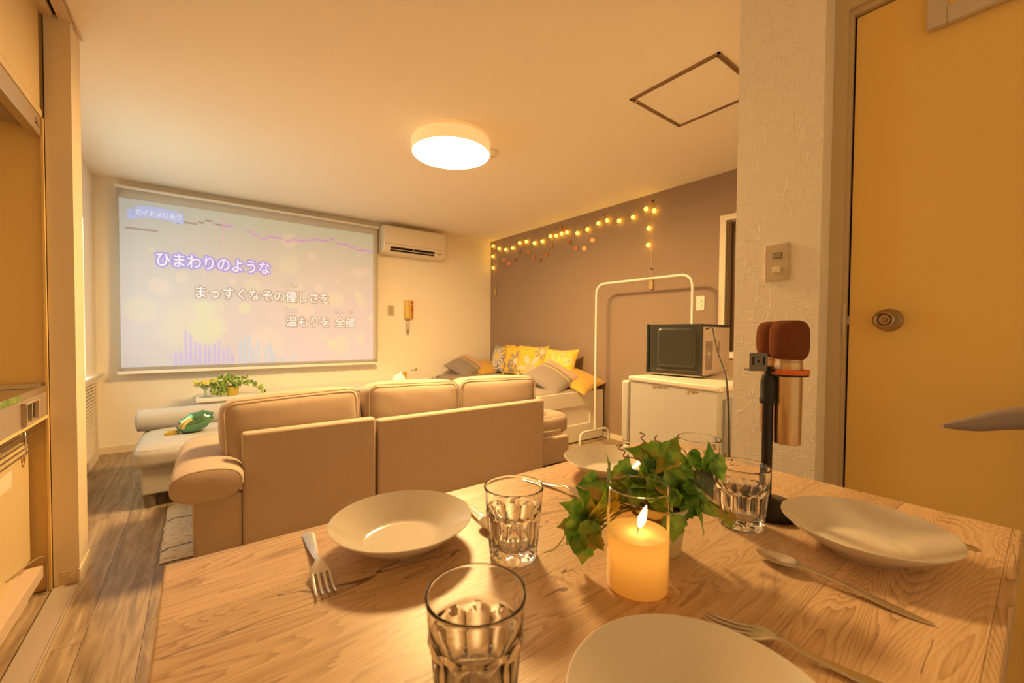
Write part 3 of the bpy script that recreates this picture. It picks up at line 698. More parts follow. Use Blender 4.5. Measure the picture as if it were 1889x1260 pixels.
child('stems', merge(*[tube(smooth_path([(.25, 4.72, .54), (.25+dx*.5, 4.70, .60), (.25+dx, 4.68, z)], 5), .002, 5) for dx, z in ((.25, .50), (-.13, .50), (.12, .64), (-.08, .62), (.19, .57))]), LV[0], pv)
fg = thing('flower_goblet', 'small pale glass goblet of yellow flowers on the low white shelf', 'flowers', (.04, 4.70, .474))
child('goblet', lathe([(0, .4745), (.042, .4745), (.040, .480), (.010, .486), (.008, .53), (.02, .555), (.045, .575), (.05, .585), (.044, .583), (.018, .563), (0, .555)], 32, (.045, 4.70, 0)), mat('pale_green_glass', (.62, .68, .5), .15, trans=.6), fg)
rr = random.Random(9); P_ = [(.03+rr.uniform(-.075, .10), 4.70+rr.uniform(-.05, .05), .592+rr.uniform(-.012, .02)) for k in range(40)]
foliage('leaves', P_, .026, .006, [LG[1], LV[1]], fg, 6)
bm = bmesh.new()
for k in range(26):
    c = Vector((.03+rr.uniform(-.075, .10), 4.69+rr.uniform(-.05, .04), .612+rr.uniform(-.008, .016)))
    for q in range(6):
        a = q*PI/3; d = Vector((math.cos(a), -.3, math.sin(a))); leaf_faces(bm, c+d*.008, d, (d.x*.3, -1, .4), .017, lobes=False)
bmesh.ops.transform(bm, matrix=Matrix.Translation(-Vector(fg.location)), verts=bm.verts)
fl = obj('blossoms', bm, mat('yellow_petals', (.80, .70, .14), .6), fg)
# glowing round lamp and gold cup
rl = thing('round_candle_lamp', 'glowing white round candle lamp on the shelf behind the sofa', 'lamp', (1.895, 4.66, .474))
child('globe', lathe([(0, .4745), (.035, .478), (.062, .500), (.070, .530), (.062, .560), (.035, .583), (.022, .588), (.020, .575), (0, .575)], 40, (1.88, 4.66, 0)), mat('glowing_wax_globe', (.9, .8, .6), .5, emit=(1, .66, .30), es=.9), rl)
child('flame', lathe([(0, 0), (.008, .012), (.006, .03), (0, .045)], 16, (1.905, 4.66, .575)), mat('lit_flame_far', (1, .7, .3), .5, emit=(1, .62, .2), es=5), rl)
gc = thing('gold_cup', 'amber gold cup standing right behind the glowing round lamp', 'cup', (1.965, 4.72, .474))
child('cup_body', lathe([(0, .475), (.032, .475), (.036, .60), (.034, .60), (.030, .482), (0, .482)], 32, (1.965, 4.73, 0)), mat('amber_cup', (.70, .36, .05), .25, metal=.3), gc)
# bedside table and glasses
bt = thing('bedside_table', 'small white bedside table between the low shelf and the bed', 'side table', (2.31, 4.66, 0))
child('top', bx(2.205, 2.41, 4.46, 4.86, .485, .505, .003), M_white, bt)
child('body', bx(2.215, 2.40, 4.47, 4.85, 0, .485), M_white, bt)
eg = thing('eyeglasses', 'dark-rimmed eyeglasses lying on the small white bedside table', 'eyeglasses', (2.28, 4.54, .506))
child('frame', merge(*[tube([(2.255+dx+.022*math.cos(a*PI/8), 4.50, .528+.020*math.sin(a*PI/8)) for a in range(16)], .0028, 6, closed=True) for dx in (0, .054)],
      tube([(2.234, 4.50, .532), (2.23, 4.60, .512)], .0026, 6), tube([(2.331, 4.50, .532), (2.335, 4.60, .512)], .0026, 6)), M_black, eg)
child('lenses', merge(*[lathe([(0, -.001), (.020, -.001), (.020, .001), (0, .001)], 20, (2.255+dx, 4.50, .528), axis='y') for dx in (0, .054)]), mat('eyeglass_lens', (.8, .85, .85), .05, trans=.8), eg)

# ================================================================== SOFA
so = thing('sofa', 'large beige fabric sofa with three back cushions, its back to the dining table', 'sofa', (1.15, 2.8, 0))
child('base', bx(-.03, 2.43, 2.489, 3.22, .055, .285, .012, 3), M_linen, so)
child('arm_base', bx(-.03, .168, 2.425, 2.488, .008, .297, .018, 3), M_linen, so)
child('arm_base', bx(2.18, 2.47, 2.44, 2.80, .022, .235, .012, 3), M_linen, so)
child('back_panel', bx(.168, .834, 2.42, 2.488, .008, .582, .014, 3), M_linen, so)
child('back_panel', bx(.848, 2.172, 2.42, 2.488, .008, .566, .014, 3), M_linen, so)
tilt = Matrix.Translation((0, 2.60, .40)) @ Matrix.Rotation(R(-5), 4, 'X') @ Matrix.Translation((0, -2.60, -.40))
def back_cushion(x0, x1, ztop, seed, dz=0):
    cx = (x0+x1)/2; hh = ztop-.395
    M = tilt @ Matrix.Translation((cx, 0, 0)) @ Matrix.Rotation(dz, 4, 'Y') @ Matrix.Translation((-cx, 0, 0))
    c = child('back_cushion', softbox(cx, 2.618, .395+hh/2, x1-x0, .19, hh, .055, .018, M=M, seed=seed, wr=.0022), M_linen, so)
    loop = [(x, 2.525, z) for x, z in rrect(cx, .395+hh/2, (x1-x0)-.012, hh-.010, .06, 8)]
    loop = [M @ Vector((p[0], p[1]+.004, p[2])) for p in loop]
    bm = tube(loop, .0042, 6, closed=True)
    bmesh.ops.transform(bm, matrix=Matrix.Translation(-Vector(so.location)), verts=bm.verts)
    obj('piping', bm, M_linen, None).parent = c
back_cushion(.118, .806, .738, 1, R(-2.2)); back_cushion(.812, 1.458, .752, 2, R(1.6)); back_cushion(1.466, 2.172, .742, 3, R(1.6))
def seat_cushion(x0, x1, y0, y1, z0, z1, m, root, seed, name='seat_cushion', pip=True):
    cx, cy, cz = (x0+x1)/2, (y0+y1)/2, (z0+z1)/2
    c = child(name, softbox(cx, cy, cz, x1-x0, y1-y0, z1-z0, .045, .016, seed=seed, wr=.002), m, root)
    if pip:
        for z in (z0+.014, z1-.014):
            bm = tube([(x, y, z) for x, y in rrect(cx, cy, x1-x0-.026, y1-y0-.026, .05, 6)], .004, 6, closed=True)
            bmesh.ops.transform(bm, matrix=Matrix.Translation(-Vector(root.location)), verts=bm.verts)
            obj('piping', bm, m, None).parent = c
    return c
seat_cushion(.20, 1.25, 2.52, 3.24, .285, .415, M_linen, so, 11)
seat_cushion(1.26, 2.18, 2.52, 3.24, .285, .415, M_linen, so, 12)
seat_cushion(2.19, 2.535, 2.51, 2.815, .238, .40, M_linen, so, 13)
def bolster(p0, p1, w, h, m, root, seed, n=44, gather=.012, caps=True):
    """flattened roll from p0 to p1 (centre line), w wide and h high"""
    p0, p1 = Vector(p0), Vector(p1); ax = (p1-p0).normalized(); L0 = (p1-p0).length; side = Vector((0, 0, 1)).cross(ax).normalized()
    rr = random.Random(seed); ph = rr.uniform(0, 6); bm = bmesh.new(); rings = []; K = 40; rad = .04
    ts = [0]+[rad*(1-math.cos(PI/2*k/6)) for k in range(1, 7)]+[rad+(L0-2*rad)*k/(K-12) for k in range(1, K-12)]+[L0-rad*(1-math.cos(PI/2*k/6)) for k in range(6, -1, -1)]
    for t in ts:
        e = min(t, L0-t); s = 1.0 if e > rad else (.90+.10*math.sqrt(max(0, 1-(1-e/rad)**2)))
        s *= 1+.025*math.sin(PI*t/L0)
        ring = []
        for k in range(n):
            a = 2*PI*k/n; ca, sa = math.cos(a), math.sin(a)
            px_ = w/2*math.copysign(abs(ca)**.80, ca); pz = h/2*math.copysign(abs(sa)**.85, sa)
            ww = 1+gather*math.sin(a*5+ph+t*9)*math.sin(t*17+ph*2)
            if e < .09: ww *= 1+.010*math.sin(a*23+ph)*(1-e/.09)
            ring.append(bm.verts.new(p0+ax*t+(side*px_+Vector((0, 0, 1))*pz)*s*ww))
        rings.append(ring)
    for a, b in zip(rings[:-1], rings[1:]):
        for k in range(n): f = bm.faces.new((a[k], a[(k+1) % n], b[(k+1) % n], b[k])); f.smooth = True
    for rg, fl in ((rings[0], -1), (rings[-1], 1)):
        c0 = bm.verts.new(sum((v.co for v in rg), Vector())/n+ax*fl*.012)
        mid = [bm.verts.new(v.co*.5+c0.co*.5+ax*fl*.006) for v in rg]
        for k in range(n):
            k2 = (k+1) % n
            q1 = bm.faces.new((rg[k], rg[k2], mid[k2], mid[k])); q2 = bm.faces.new((mid[k], mid[k2], c0)); q1.smooth = q2.smooth = True
    loops = []
    for rg in (rings[2], rings[-3]): loops.append([v.co.copy()*1.0 for v in rg])
    c = child('arm_bolster', bm, m, root)
    for lp_ in loops:
        bb = tube(lp_, .0042, 6, closed=True); bmesh.ops.transform(bb, matrix=Matrix.Translation(-Vector(root.location)), verts=bb.verts)
        obj('piping', bb, m, None).parent = c
    return c
bolster((.026, 2.335, .378), (.052, 3.02, .40), .282, .152, M_linen, so, 4)
for x, y, z0 in ((.02, 3.17, .019), (2.39, 3.17, 0), (1.2, 3.17, .019)):
    child('leg', lathe([(0, z0), (.020, z0), (.027, .058), (0, .058)], 20, (x, y, 0)), M_leg, so)

# second piece across the room: chaise with long bolster
ch = thing('chaise', 'beige chaise seat with a long bolster, in front of the screen', 'sofa', (.4, 3.75, 0))
child('base', bx(-.285, 1.30, 3.315, 4.10, .085, .248, .010, 3), M_linen_day, ch)
seat_cushion(-.318, .66, 3.285, 4.10, .243, .372, M_linen_day, ch, 21)
seat_cushion(.665, 1.32, 3.285, 4.10, .243, .372, M_linen_day, ch, 22)
bolster((-.355, 3.97, .436), (.95, 4.0, .436), .20, .150, M_linen_day, ch, 8)
for x, y in ((-.245, 3.36), (-.245, 4.05), (1.25, 3.36), (1.25, 4.05)):
    child('leg', lathe([(0, 0), (.027, 0), (.040, .088), (0, .088)], 24, (x, y, 0)), mat('grey_plastic_leg', (.16, .13, .11), .5), ch)

# balloon cushion on the chaise
fb = thing('foil_balloon', 'green and yellow crinkled foil balloon lying on the beige chaise seat', 'balloon', (-.03, 3.62, .45))
bm = bmesh.new(); bmesh.ops.create_uvsphere(bm, u_segments=48, v_segments=28, radius=1)
for v in bm.verts:
    c = v.co; u = math.atan2(c.z, c.x)
    k = 1+.05*math.sin(9*u)*max(0, 1-abs(c.y))**.5+.04*math.sin(14*u+3*c.y)*abs(c.x)
    v.co = Vector((c.x*.108*k, c.y*.068, c.z*.064*k))
for f in bm.faces: f.smooth = True
T_ = Matrix.Translation((-.02, 3.60, .456)) @ Matrix.Rotation(R(-24), 4, 'Y') @ Matrix.Rotation(R(12), 4, 'X')
bmesh.ops.transform(bm, matrix=T_, verts=bm.verts)
child('body', bm, mat('green_foil', (.16, .36, .20), .16, metal=.85, bump=.5, bscale=26), fb)
def patch(u0, u1, v0, v1, nu=10, nv=4, k=1.03):
    bm = bmesh.new(); g = []
    for i in range(nu+1):
        row = []
        for j in range(nv+1):
            a = R(u0+(u1-u0)*i/nu); e = R(v0+(v1-v0)*j/nv)
            row.append(bm.verts.new((k*.108*math.cos(a)*math.cos(e), -k*.068*math.sin(e), k*.064*math.sin(a)*math.cos(e))))
        g.append(row)
    for i in range(nu):
        for j in range(nv): f = bm.faces.new((g[i][j], g[i+1][j], g[i+1][j+1], g[i][j+1])); f.smooth = True
    bmesh.ops.transform(bm, matrix=T_, verts=bm.verts); return bm
child('yellow_stripe', patch(95, 172, 22, 52), mat('yellow_foil', (.72, .60, .20), .25, metal=.4), fb)
child('red_stripe', patch(98, 165, 34, 38, k=1.045), mat('red_foil', (.5, .12, .05), .3), fb)
child('tail', softbox(-.150, 3.60, .392, .07, .03, .035, .012, .004, 6, wr=0), mat('gold_foil', (.62, .42, .07), .25, metal=.6), fb)

# rug
def rug():
    bm = bmesh.new(); nx, ny = 70, 24; g = []; rr = random.Random(5)
    for j in range(ny+1):
        row = []
        for i in range(nx+1):
            ed = (i in (0, nx) or j in (0, ny))
            row.append(bm.verts.new((-.158+2.4*i/nx+(rr.uniform(-.006, .006) if ed else 0), 2.492+.80*j/ny+(rr.uniform(-.004, .004) if ed else 0), (.004 if ed else .016+rr.uniform(0, .003)))))
        g.append(row)
    for j in range(ny):
        for i in range(nx): f = bm.faces.new((g[j][i], g[j][i+1], g[j+1][i+1], g[j+1][i])); f.smooth = True
    o = obj('rug', bm, None)
    m, nt, N, L, P = nodes_of('shaggy_cream_rug'); P.inputs['Roughness'].default_value = .95
    t = N.new('ShaderNodeTexCoord'); mp = N.new('ShaderNodeMapping'); mp.inputs['Scale'].default_value = (14, 40, 1); mp.inputs['Rotation'].default_value = (0, 0, .45); L.new(t.outputs['Object'], mp.inputs[0])
    n = N.new('ShaderNodeTexNoise'); n.inputs['Scale'].default_value = 2.2; n.inputs['Detail'].default_value = 5; L.new(mp.outputs[0], n.inputs['Vector'])
    r = ramp(N, [(.28, (.10, .09, .09)), (.36, (.45, .40, .34)), (.46, (.70, .64, .55)), (.8, (.80, .75, .66))]); L.new(n.outputs[0], r.inputs[0])
    s = N.new('ShaderNodeSeparateXYZ'); L.new(t.outputs['Object'], s.inputs[0])
    w = N.new('ShaderNodeTexNoise'); w.inputs['Scale'].default_value = 7; L.new(t.outputs['Object'], w.inputs['Vector'])
    cur = r.outputs[0]
    for y, colr in ((2.63, (.03, .05, .16)), (3.02, (.03, .03, .05))):
        a = N.new('ShaderNodeMath'); a.operation = 'MULTIPLY_ADD'; a.inputs[1].default_value = .06; L.new(w.outputs[0], a.inputs[0]); L.new(s.outputs[1], a.inputs[2])
        b = N.new('ShaderNodeMath'); b.operation = 'SUBTRACT'; b.inputs[1].default_value = y+.03; L.new(a.outputs[0], b.inputs[0])
        c = N.new('ShaderNodeMath'); c.operation = 'ABSOLUTE'; L.new(b.outputs[0], c.inputs[0])
        d = N.new('ShaderNodeMapRange'); d.inputs['From Min'].default_value = .005; d.inputs['From Max'].default_value = .011; d.inputs['To Min'].default_value = .85; d.inputs['To Max'].default_value = 0; L.new(c.outputs[0], d.inputs[0])
        mx = N.new('ShaderNodeMix'); mx.data_type = 'RGBA'; L.new(d.outputs[0], mx.inputs[0]); L.new(cur, mx.inputs[6]); mx.inputs[7].default_value = (*colr, 1); cur = mx.outputs[2]
    L.new(cur, P.inputs['Base Color'])
    b = N.new('ShaderNodeBump'); b.inputs['Strength'].default_value = 1; b.inputs['Distance'].default_value = .01; L.new(n.outputs[0], b.inputs['Height']); L.new(b.outputs[0], P.inputs['Normal'])
    o.data.materials.append(m)
    return tag(o, 'shaggy cream rug with dark blue lines lying under the sofa', 'rug')
rug()

# ================================================================== BED
bd = thing('bed', 'white daybed frame with a taupe mattress along the grey wall', 'bed', (2.92, 3.85, 0))
child('end_panel', merge(bx(2.46, 3.365, 2.835, 2.855, .365, .505, .002), bx(2.46, 3.365, 2.835, 2.855, .012, .18, .002), bx(2.46, 2.58, 2.835, 2.855, .18, .365), bx(3.17, 3.365, 2.835, 2.855, .18, .365), bx(2.58, 3.17, 2.846, 2.855, .18, .365)), M_white, bd)
child('end_panel', bx(2.46, 3.365, 4.88, 4.90, .01, .50, .002), M_white, bd)
child('side_panel', bx(2.46, 2.48, 2.856, 4.88, .03, .48, .002), M_white, bd)
child('side_panel', bx(3.345, 3.365, 2.856, 4.88, .03, .48, .002), M_white, bd)
M_taupe = mat('taupe_sheet', (.33, .265, .22), .95, bump=.3, bscale=300, var=.06, vscale=10)
child('mattress', softbox(2.905, 3.87, .455, .94, 2.0, .16, .055, .012, 14, wr=.003, seed=31), M_taupe, bd)
child('slat_base', bx(2.48, 3.345, 2.87, 4.87, .34, .372), M_white, bd)

def flower_mat(name, ground, blobs, seed):
    """printed floral fabric; blobs = (u, w, radius, petals, petal colour, centre colour) in local metres"""
    m, nt, N, L, P = nodes_of(name); P.inputs['Roughness'].default_value = .9
    t = N.new('ShaderNodeTexCoord'); n = N.new('ShaderNodeTexNoise'); n.inputs['Scale'].default_value = 14; n.inputs['Detail'].default_value = 2; L.new(t.outputs['Object'], n.inputs['Vector'])
    r = ramp(N, [(.45, ground[0]), (.55, ground[1])]); r.color_ramp.interpolation = 'CONSTANT'; L.new(n.outputs[0], r.inputs[0]); cur = r.outputs[0]
    for (u, w, rad, pet, c1, c2) in blobs:
        sb = N.new('ShaderNodeVectorMath'); sb.operation = 'SUBTRACT'; sb.inputs[1].default_value = (u, 0, w); L.new(t.outputs['Object'], sb.inputs[0])
        s = N.new('ShaderNodeSeparateXYZ'); L.new(sb.outputs[0], s.inputs[0])
        at = N.new('ShaderNodeMath'); at.operation = 'ARCTAN2'; L.new(s.outputs[2], at.inputs[0]); L.new(s.outputs[0], at.inputs[1])
        mu = N.new('ShaderNodeMath'); mu.operation = 'MULTIPLY'; mu.inputs[1].default_value = pet; L.new(at.outputs[0], mu.inputs[0])
        co = N.new('ShaderNodeMath'); co.operation = 'COSINE'; L.new(mu.outputs[0], co.inputs[0])
        cb = N.new('ShaderNodeCombineXYZ'); L.new(s.outputs[0], cb.inputs[0]); L.new(s.outputs[2], cb.inputs[2])
        ln = N.new('ShaderNodeVectorMath'); ln.operation = 'LENGTH'; L.new(cb.outputs[0], ln.inputs[0])
        rr_ = N.new('ShaderNodeMath'); rr_.operation = 'MULTIPLY_ADD'; rr_.inputs[1].default_value = rad*.28; rr_.inputs[2].default_value = rad*.74; L.new(co.outputs[0], rr_.inputs[0])
        ls_ = N.new('ShaderNodeMath'); ls_.operation = 'LESS_THAN'; L.new(ln.outputs['Value'], ls_.inputs[0]); L.new(rr_.outputs[0], ls_.inputs[1])
        gt = N.new('ShaderNodeMath'); gt.operation = 'GREATER_THAN'; gt.inputs[1].default_value = -.35; L.new(co.outputs[0], gt.inputs[0])
        an = N.new('ShaderNodeMath'); an.operation = 'MULTIPLY'; L.new(ls_.outputs[0], an.inputs[0]); L.new(gt.outputs[0], an.inputs[1])
        mx = N.new('ShaderNodeMix'); mx.data_type = 'RGBA'; L.new(an.outputs[0], mx.inputs[0]); L.new(cur, mx.inputs[6]); mx.inputs[7].default_value = (*c1, 1); cur = mx.outputs[2]
        l2 = N.new('ShaderNodeMath'); l2.operation = 'LESS_THAN'; l2.inputs[1].default_value = rad*.30; L.new(ln.outputs['Value'], l2.inputs[0])
        mx = N.new('ShaderNodeMix'); mx.data_type = 'RGBA'; L.new(l2.outputs[0], mx.inputs[0]); L.new(cur, mx.inputs[6]); mx.inputs[7].default_value = (*c2, 1); cur = mx.outputs[2]
    L.new(cur, P.inputs['Base Color']); return m
YEL = (.80, .52, .06); YE2 = (.68, .42, .05); GRY = (.30, .25, .22); PAL = (.70, .60, .40); CRM = (.72, .66, .55); DK = (.16, .13, .12)
F1_ = flower_mat('grey_yellow_daisy_print', (GRY, (.34, .28, .25)), [(-.05, .02, .13, 14, CRM, YEL), (-.11, -.14, .10, 10, CRM, YE2), (.12, .13, .11, 8, YEL, DK), (.10, -.10, .10, 9, CRM, YEL)], 1)
F2_ = flower_mat('yellow_grey_flower_print', (YEL, YE2), [(.05, -.02, .13, 8, (.36, .31, .27), CRM), (-.10, -.14, .12, 6, GRY, YEL), (.13, -.17, .09, 7, YE2, GRY), (.14, .14, .09, 7, GRY, PAL)], 2)
F3_ = flower_mat('yellow_pale_flower_print', (YEL, (.74, .48, .06)), [(.03, -.09, .17, 6, PAL, (.60, .48, .28)), (.15, .12, .10, 8, (.40, .33, .28), PAL), (-.13, -.17, .07, 6, GRY, PAL)], 3)
F4_ = flower_mat('bright_yellow_flower_print', (YEL, (.86, .58, .10)), [(.0, .12, .11, 9, (.62, .50, .28), YEL), (.02, -.05, .16, 12, (.88, .66, .20), YE2), (-.16, -.15, .08, 7, PAL, GRY), (.14, .05, .05, 6, PAL, YE2)], 4)
def two_tone():
    m, nt, N, L, P = nodes_of('grey_pink_velvet'); P.inputs['Roughness'].default_value = .9; P.inputs['Sheen Weight'].default_value = .3
    t = N.new('ShaderNodeTexCoord'); s = N.new('ShaderNodeSeparateXYZ'); L.new(t.outputs['Object'], s.inputs[0])
    r = ramp(N, [(0, (.27, .22, .19)), (.54, (.75, .55, .10)), (.565, (.27, .22, .19)), (.66, (.62, .36, .24)), (1, (.62, .36, .24))]); r.color_ramp.interpolation = 'CONSTANT'
    mr = N.new('ShaderNodeMapRange'); mr.inputs['From Min'].default_value = -.24; mr.inputs['From Max'].default_value = .24; L.new(s.outputs[0], mr.inputs[0]); L.new(mr.outputs[0], r.inputs[0])
    L.new(r.outputs[0], P.inputs['Base Color']); return m
G1_ = two_tone(); H1_ = mat('mustard_velvet', (.62, .36, .055), .85, var=.1, vscale=5, sheen=.3, bump=.15, bscale=80)
GB = 'cushions on the daybed'
WR = R(90)   # upright cushions lean on the grey wall (facing -x)
throw_pillow('throw_pillow', .40, .40, .13, F1_, (3.22, 4.44, .735), (R(-14), 0, R(-84)), 'grey cushion with a large daisy print, farthest upright one on the daybed', GB, 1)
throw_pillow('throw_pillow', .40, .40, .13, F2_, (3.215, 4.13, .735), (R(-15), 0, R(-76)), 'yellow cushion with grey flowers, right of the daisy print cushion', GB, 2)
throw_pillow('throw_pillow', .42, .42, .13, F3_, (3.17, 3.78, .735), (R(-20), 0, R(-70)), 'yellow cushion with one large pale flower at its lower middle', GB, 3)
throw_pillow('throw_pillow', .42, .42, .14, F4_, (3.14, 3.28, .72), (R(-24), 0, R(-72)), 'bright yellow flowered cushion, tallest at the right end of the upright row', GB, 4)
throw_pillow('throw_pillow', .46, .44, .15, G1_, (2.87, 3.08, .640), (R(-58), R(-36), R(-22)), 'grey cushion with a pink corner at the near end of the daybed', GB, 5)
throw_pillow('throw_pillow', .44, .44, .12, H1_, (3.14, 2.99, .60), (R(-68), R(-30), R(-18)), 'mustard cushion lying at the near end of the daybed', GB, 6)
throw_pillow('throw_pillow', .46, .42, .15, G1_, (2.83, 4.72, .630), (R(-60), R(-34), R(-10)), 'grey cushion with a pink corner at the far end of the daybed', GB, 7)
throw_pillow('throw_pillow', .42, .42, .12, H1_, (3.10, 4.68, .605), (R(-70), R(-26), R(-20)), 'mustard cushion lying at the far end of the daybed', GB, 8)

# ================================================================== GARMENT RACK
gr = thing('garment_rack', 'thin white metal clothes rack standing empty before the grey wall', 'clothes rack', (3.16, 2.26, 0))
child('rail_frame', tube(round_corners([(3.16, 2.765, .11), (3.16, 2.765, 1.575), (3.16, 1.76, 1.575), (3.16, 1.76, .11)], .11, 8), .0115, 12), M_whitem, gr)
for y in (2.765, 1.76): child('foot_bar', tube(round_corners([(2.945, y, 0), (2.945, y, .118), (3.365, y, .118), (3.365, y, 0)], .075, 7), .0115, 12), M_whitem, gr)
child('joint_pin', merge(lathe([(0, 0), (.003, 0), (.003, .012), (0, .012)], 10, (3.16, 1.85, 1.586))), M_steel, gr)

# ================================================================== FRIDGE + MICROWAVE
fr = thing('refrigerator', 'small white two-door refrigerator, side view, rust marks on its top edge', 'refrigerator', (1.835, .90, 0), R(-5.2))
def lchild(name, bm, m, root): return obj(name, bm, m, root)
M_fr = mat('aged_white_enamel', (.53, .50, .45), .4)
lchild('body', bx(.004, .48, .0, .50, .02, .835, .004), M_fr, fr)
lchild('back_cover', bx(.05, .43, -.012, 0, .10, .80, .003), mat('grey_back_cover', (.36, .36, .37), .5), fr)
lchild('top', bx(-.002, .486, -.016, .512, .835, .862, .008, 3), mat('cream_fridge_top', (.76, .68, .56), .4), fr)
lchild('freezer_door', bx(-.002, .486, .505, .560, .49, .833, .012, 3), M_fr, fr)
lchild('fridge_door', bx(-.002, .486, .505, .560, .04, .475, .012, 3), M_fr, fr)
bm = bmesh.new(); rr = random.Random(12)
for cx, w in ((.13, .035), (.30, .05)):
    for k in range(16):
        y = cx+rr.uniform(-w, w); s = rr.uniform(.003, .010); z = .828-abs(rr.gauss(0, .010))
        n = 7; bm.faces.new([bm.verts.new((.0031, y+s*1.3*math.cos(2*PI*q/n)*rr.uniform(.7, 1.2), z+s*.6*math.sin(2*PI*q/n)*rr.uniform(.7, 1.2))) for q in range(n)])
lchild('rust_stain', bm, mat('flaked_stain', (.42, .29, .13), .8), fr)
for x, y in ((.05, .05), (.43, .05), (.05, .45), (.43, .45)): lchild('foot', lathe([(0, 0), (.015, 0), (.018, .022), (0, .022)], 12, (x, y, 0)), M_black, fr)

mw = thing('microwave_oven', 'black microwave oven on top of the small refrigerator', 'microwave', (2.064, 1.088, .862), R(9.6))
M_mw = mat('dark_teal_steel', (.060, .060, .052), .30, metal=.2)
lchild('casing', merge(bx(0, .45, .004, .285, .014, .285, .004), bx(0, .45, 0, .004, .272, .285)), M_mw, mw)
def embossed():
    bm = bmesh.new(); c = (.140, .158); lv = ((0, .205, .212, .024), (-.010, .190, .197, .020), (-.012, .176, .183, .018))
    rings = []
    for d, w, h, r in lv: rings.append([bm.verts.new((d, y, z)) for y, z in rrect(c[0], c[1], w, h, r, 6)])
    for a, b in zip(rings[:-1], rings[1:]):
        for k in range(len(a)): f = bm.faces.new((a[k], a[(k+1) % len(a)], b[(k+1) % len(a)], b[k])); f.smooth = True
    bm.faces.new(rings[-1]); return bm
lchild('embossed_side', embossed(), M_mw, mw)
lchild('side_rib', bx(-.0025, .001, .03, .245, .034, .038, .001), mat('rib_steel', (.20, .19, .17), .35, metal=.6), mw)
lchild('door', bx(.0, .45, .288, .306, .014, .285, .004), mat('mirror_black_glass', (.02, .035, .035), .06), mw)
lchild('back_plate', bx(.006, .45, -.003, .004, .018, .270, .001), mat('pinkish_galvanised_plate', (.62, .50, .44), .45, metal=.25), mw)
bm = bmesh.new()
for i in range(11):
    for j in range(28):
        x = .030+i*.0105+(.005 if j % 2 else 0); z = .045+j*.0055
        if abs(i-5)+abs(j-15) < 3: continue
        n = 6; bm.faces.new([bm.verts.new((x+.0040*math.cos(2*PI*q/n), -.0034, z+.0022*math.sin(2*PI*q/n))) for q in range(n)])
lchild('vent_holes', bm, M_dark, mw)
bm = bmesh.new()
for j in range(13): add_box(bm, .235, .265, -.0036, -.003, .125+j*.0052, .128+j*.0052)
lchild('rating_slots', bm, mat('slot_brown', (.16, .10, .07), .7), mw)
lchild('base_plate', bx(.01, .44, .01, .28, .008, .014), M_steel, mw)
for x, y in ((.04, .05), (.41, .05), (.04, .24), (.41, .24)): lchild('foot', lathe([(0, 0), (.008, 0), (.009, .009), (0, .009)], 12, (x, y, 0)), M_black, mw)
Mi = (Matrix.Translation((2.064, 1.088, .862)) @ Matrix.Rotation(R(9.6), 4, 'Z')).inverted()
cordp = [Mi @ Vector(p) for p in smooth_path([(2.085, 1.082, 1.120), (2.075, 1.05, 1.125), (2.04, 1.02, 1.075), (1.98, .97, 1.0), (1.905, .90, .915), (1.865, .868, .845), (1.868, .862, .74), (1.885, .864, .55), (1.90, .866, .35)], 8)]
lchild('power_cord', tube(cordp, .0045, 8), mat('brown_black_cord', (.06, .045, .035), .5), mw)

op = thing('wall_switch', 'ivory double switch plate on the grey wall above the microwave', 'switch', (3.395, 1.817, 1.353))
child('plate', bx(3.386, 3.395, 1.780, 1.854, 1.291, 1.414, .003), M_plastic, op)
child('rocker', bx(3.381, 3.387, 1.802, 1.832, 1.358, 1.385, .002), M_white, op)
child('rocker', bx(3.381, 3.387, 1.802, 1.832, 1.318, 1.345, .002), M_white, op)

# ================================================================== STRING LIGHTS, GARLAND
BU = [(4.881,2.012),(4.889,2.175),(4.885,2.322),(4.738,2.264),(4.579,2.224),(4.422,2.222),(4.272,2.265),(4.133,2.259),(3.971,2.213),(3.823,2.211),(3.678,2.246),(3.579,2.235),(2.32,1.922),(2.317,2.078),(2.263,2.229),(2.351,2.265),(2.495,2.219),(2.662,2.219),(2.813,2.255),(2.931,2.249),(3.086,2.214),(3.235,2.201),(3.397,2.241),(3.486,2.242)]
M_bulb = mat('lit_yellow_bulb', (1, .8, .3), .4, emit=(1.0, .52, .035), es=8.0)
M_wire = mat('pale_copper_wire', (.62, .42, .20), .4, metal=.4)
def light_string(label, bulbs, wire, box, by):
    t = thing('string_lights', label, 'string lights', (3.37, by, 2.25), 0, 'bulb strings pinned to the grey wall')
    child('wire', tube(smooth_path([(3.383, y, z) for y, z in wire], 5), .0011, 5), M_wire, t)
    for y, z in bulbs:
        child('bulb', lathe([(0, -.019), (.008, -.0175), (.0155, -.011), (.019, 0), (.0155, .011), (.008, .0175), (0, .019)], 20, (3.366, y, z)), M_bulb, t)
    y, z = box
    child('battery_box', merge(bx(3.372, 3.392, y-.020, y+.020, z-.045, z+.03, .003), bx(3.376, 3.388, y-.008, y+.008, z+.03, z+.06)), mat('tan_battery_box', (.50, .34, .17), .5), t)
    return t
A = BU[:12]; B_ = BU[12:]
wA = [(4.845, 1.70), (4.868, 1.95), (4.87, 2.10), (4.865, 2.25), (4.85, 2.355), (4.80, 2.285), (4.738, 2.275), (4.66, 2.245), (4.579, 2.242), (4.50, 2.238), (4.422, 2.245), (4.34, 2.27), (4.272, 2.285), (4.193, 2.312), (4.133, 2.282), (4.05, 2.240), (3.971, 2.232), (3.90, 2.226), (3.823, 2.236), (3.75, 2.25), (3.678, 2.270), (3.595, 2.315), (3.579, 2.26)]
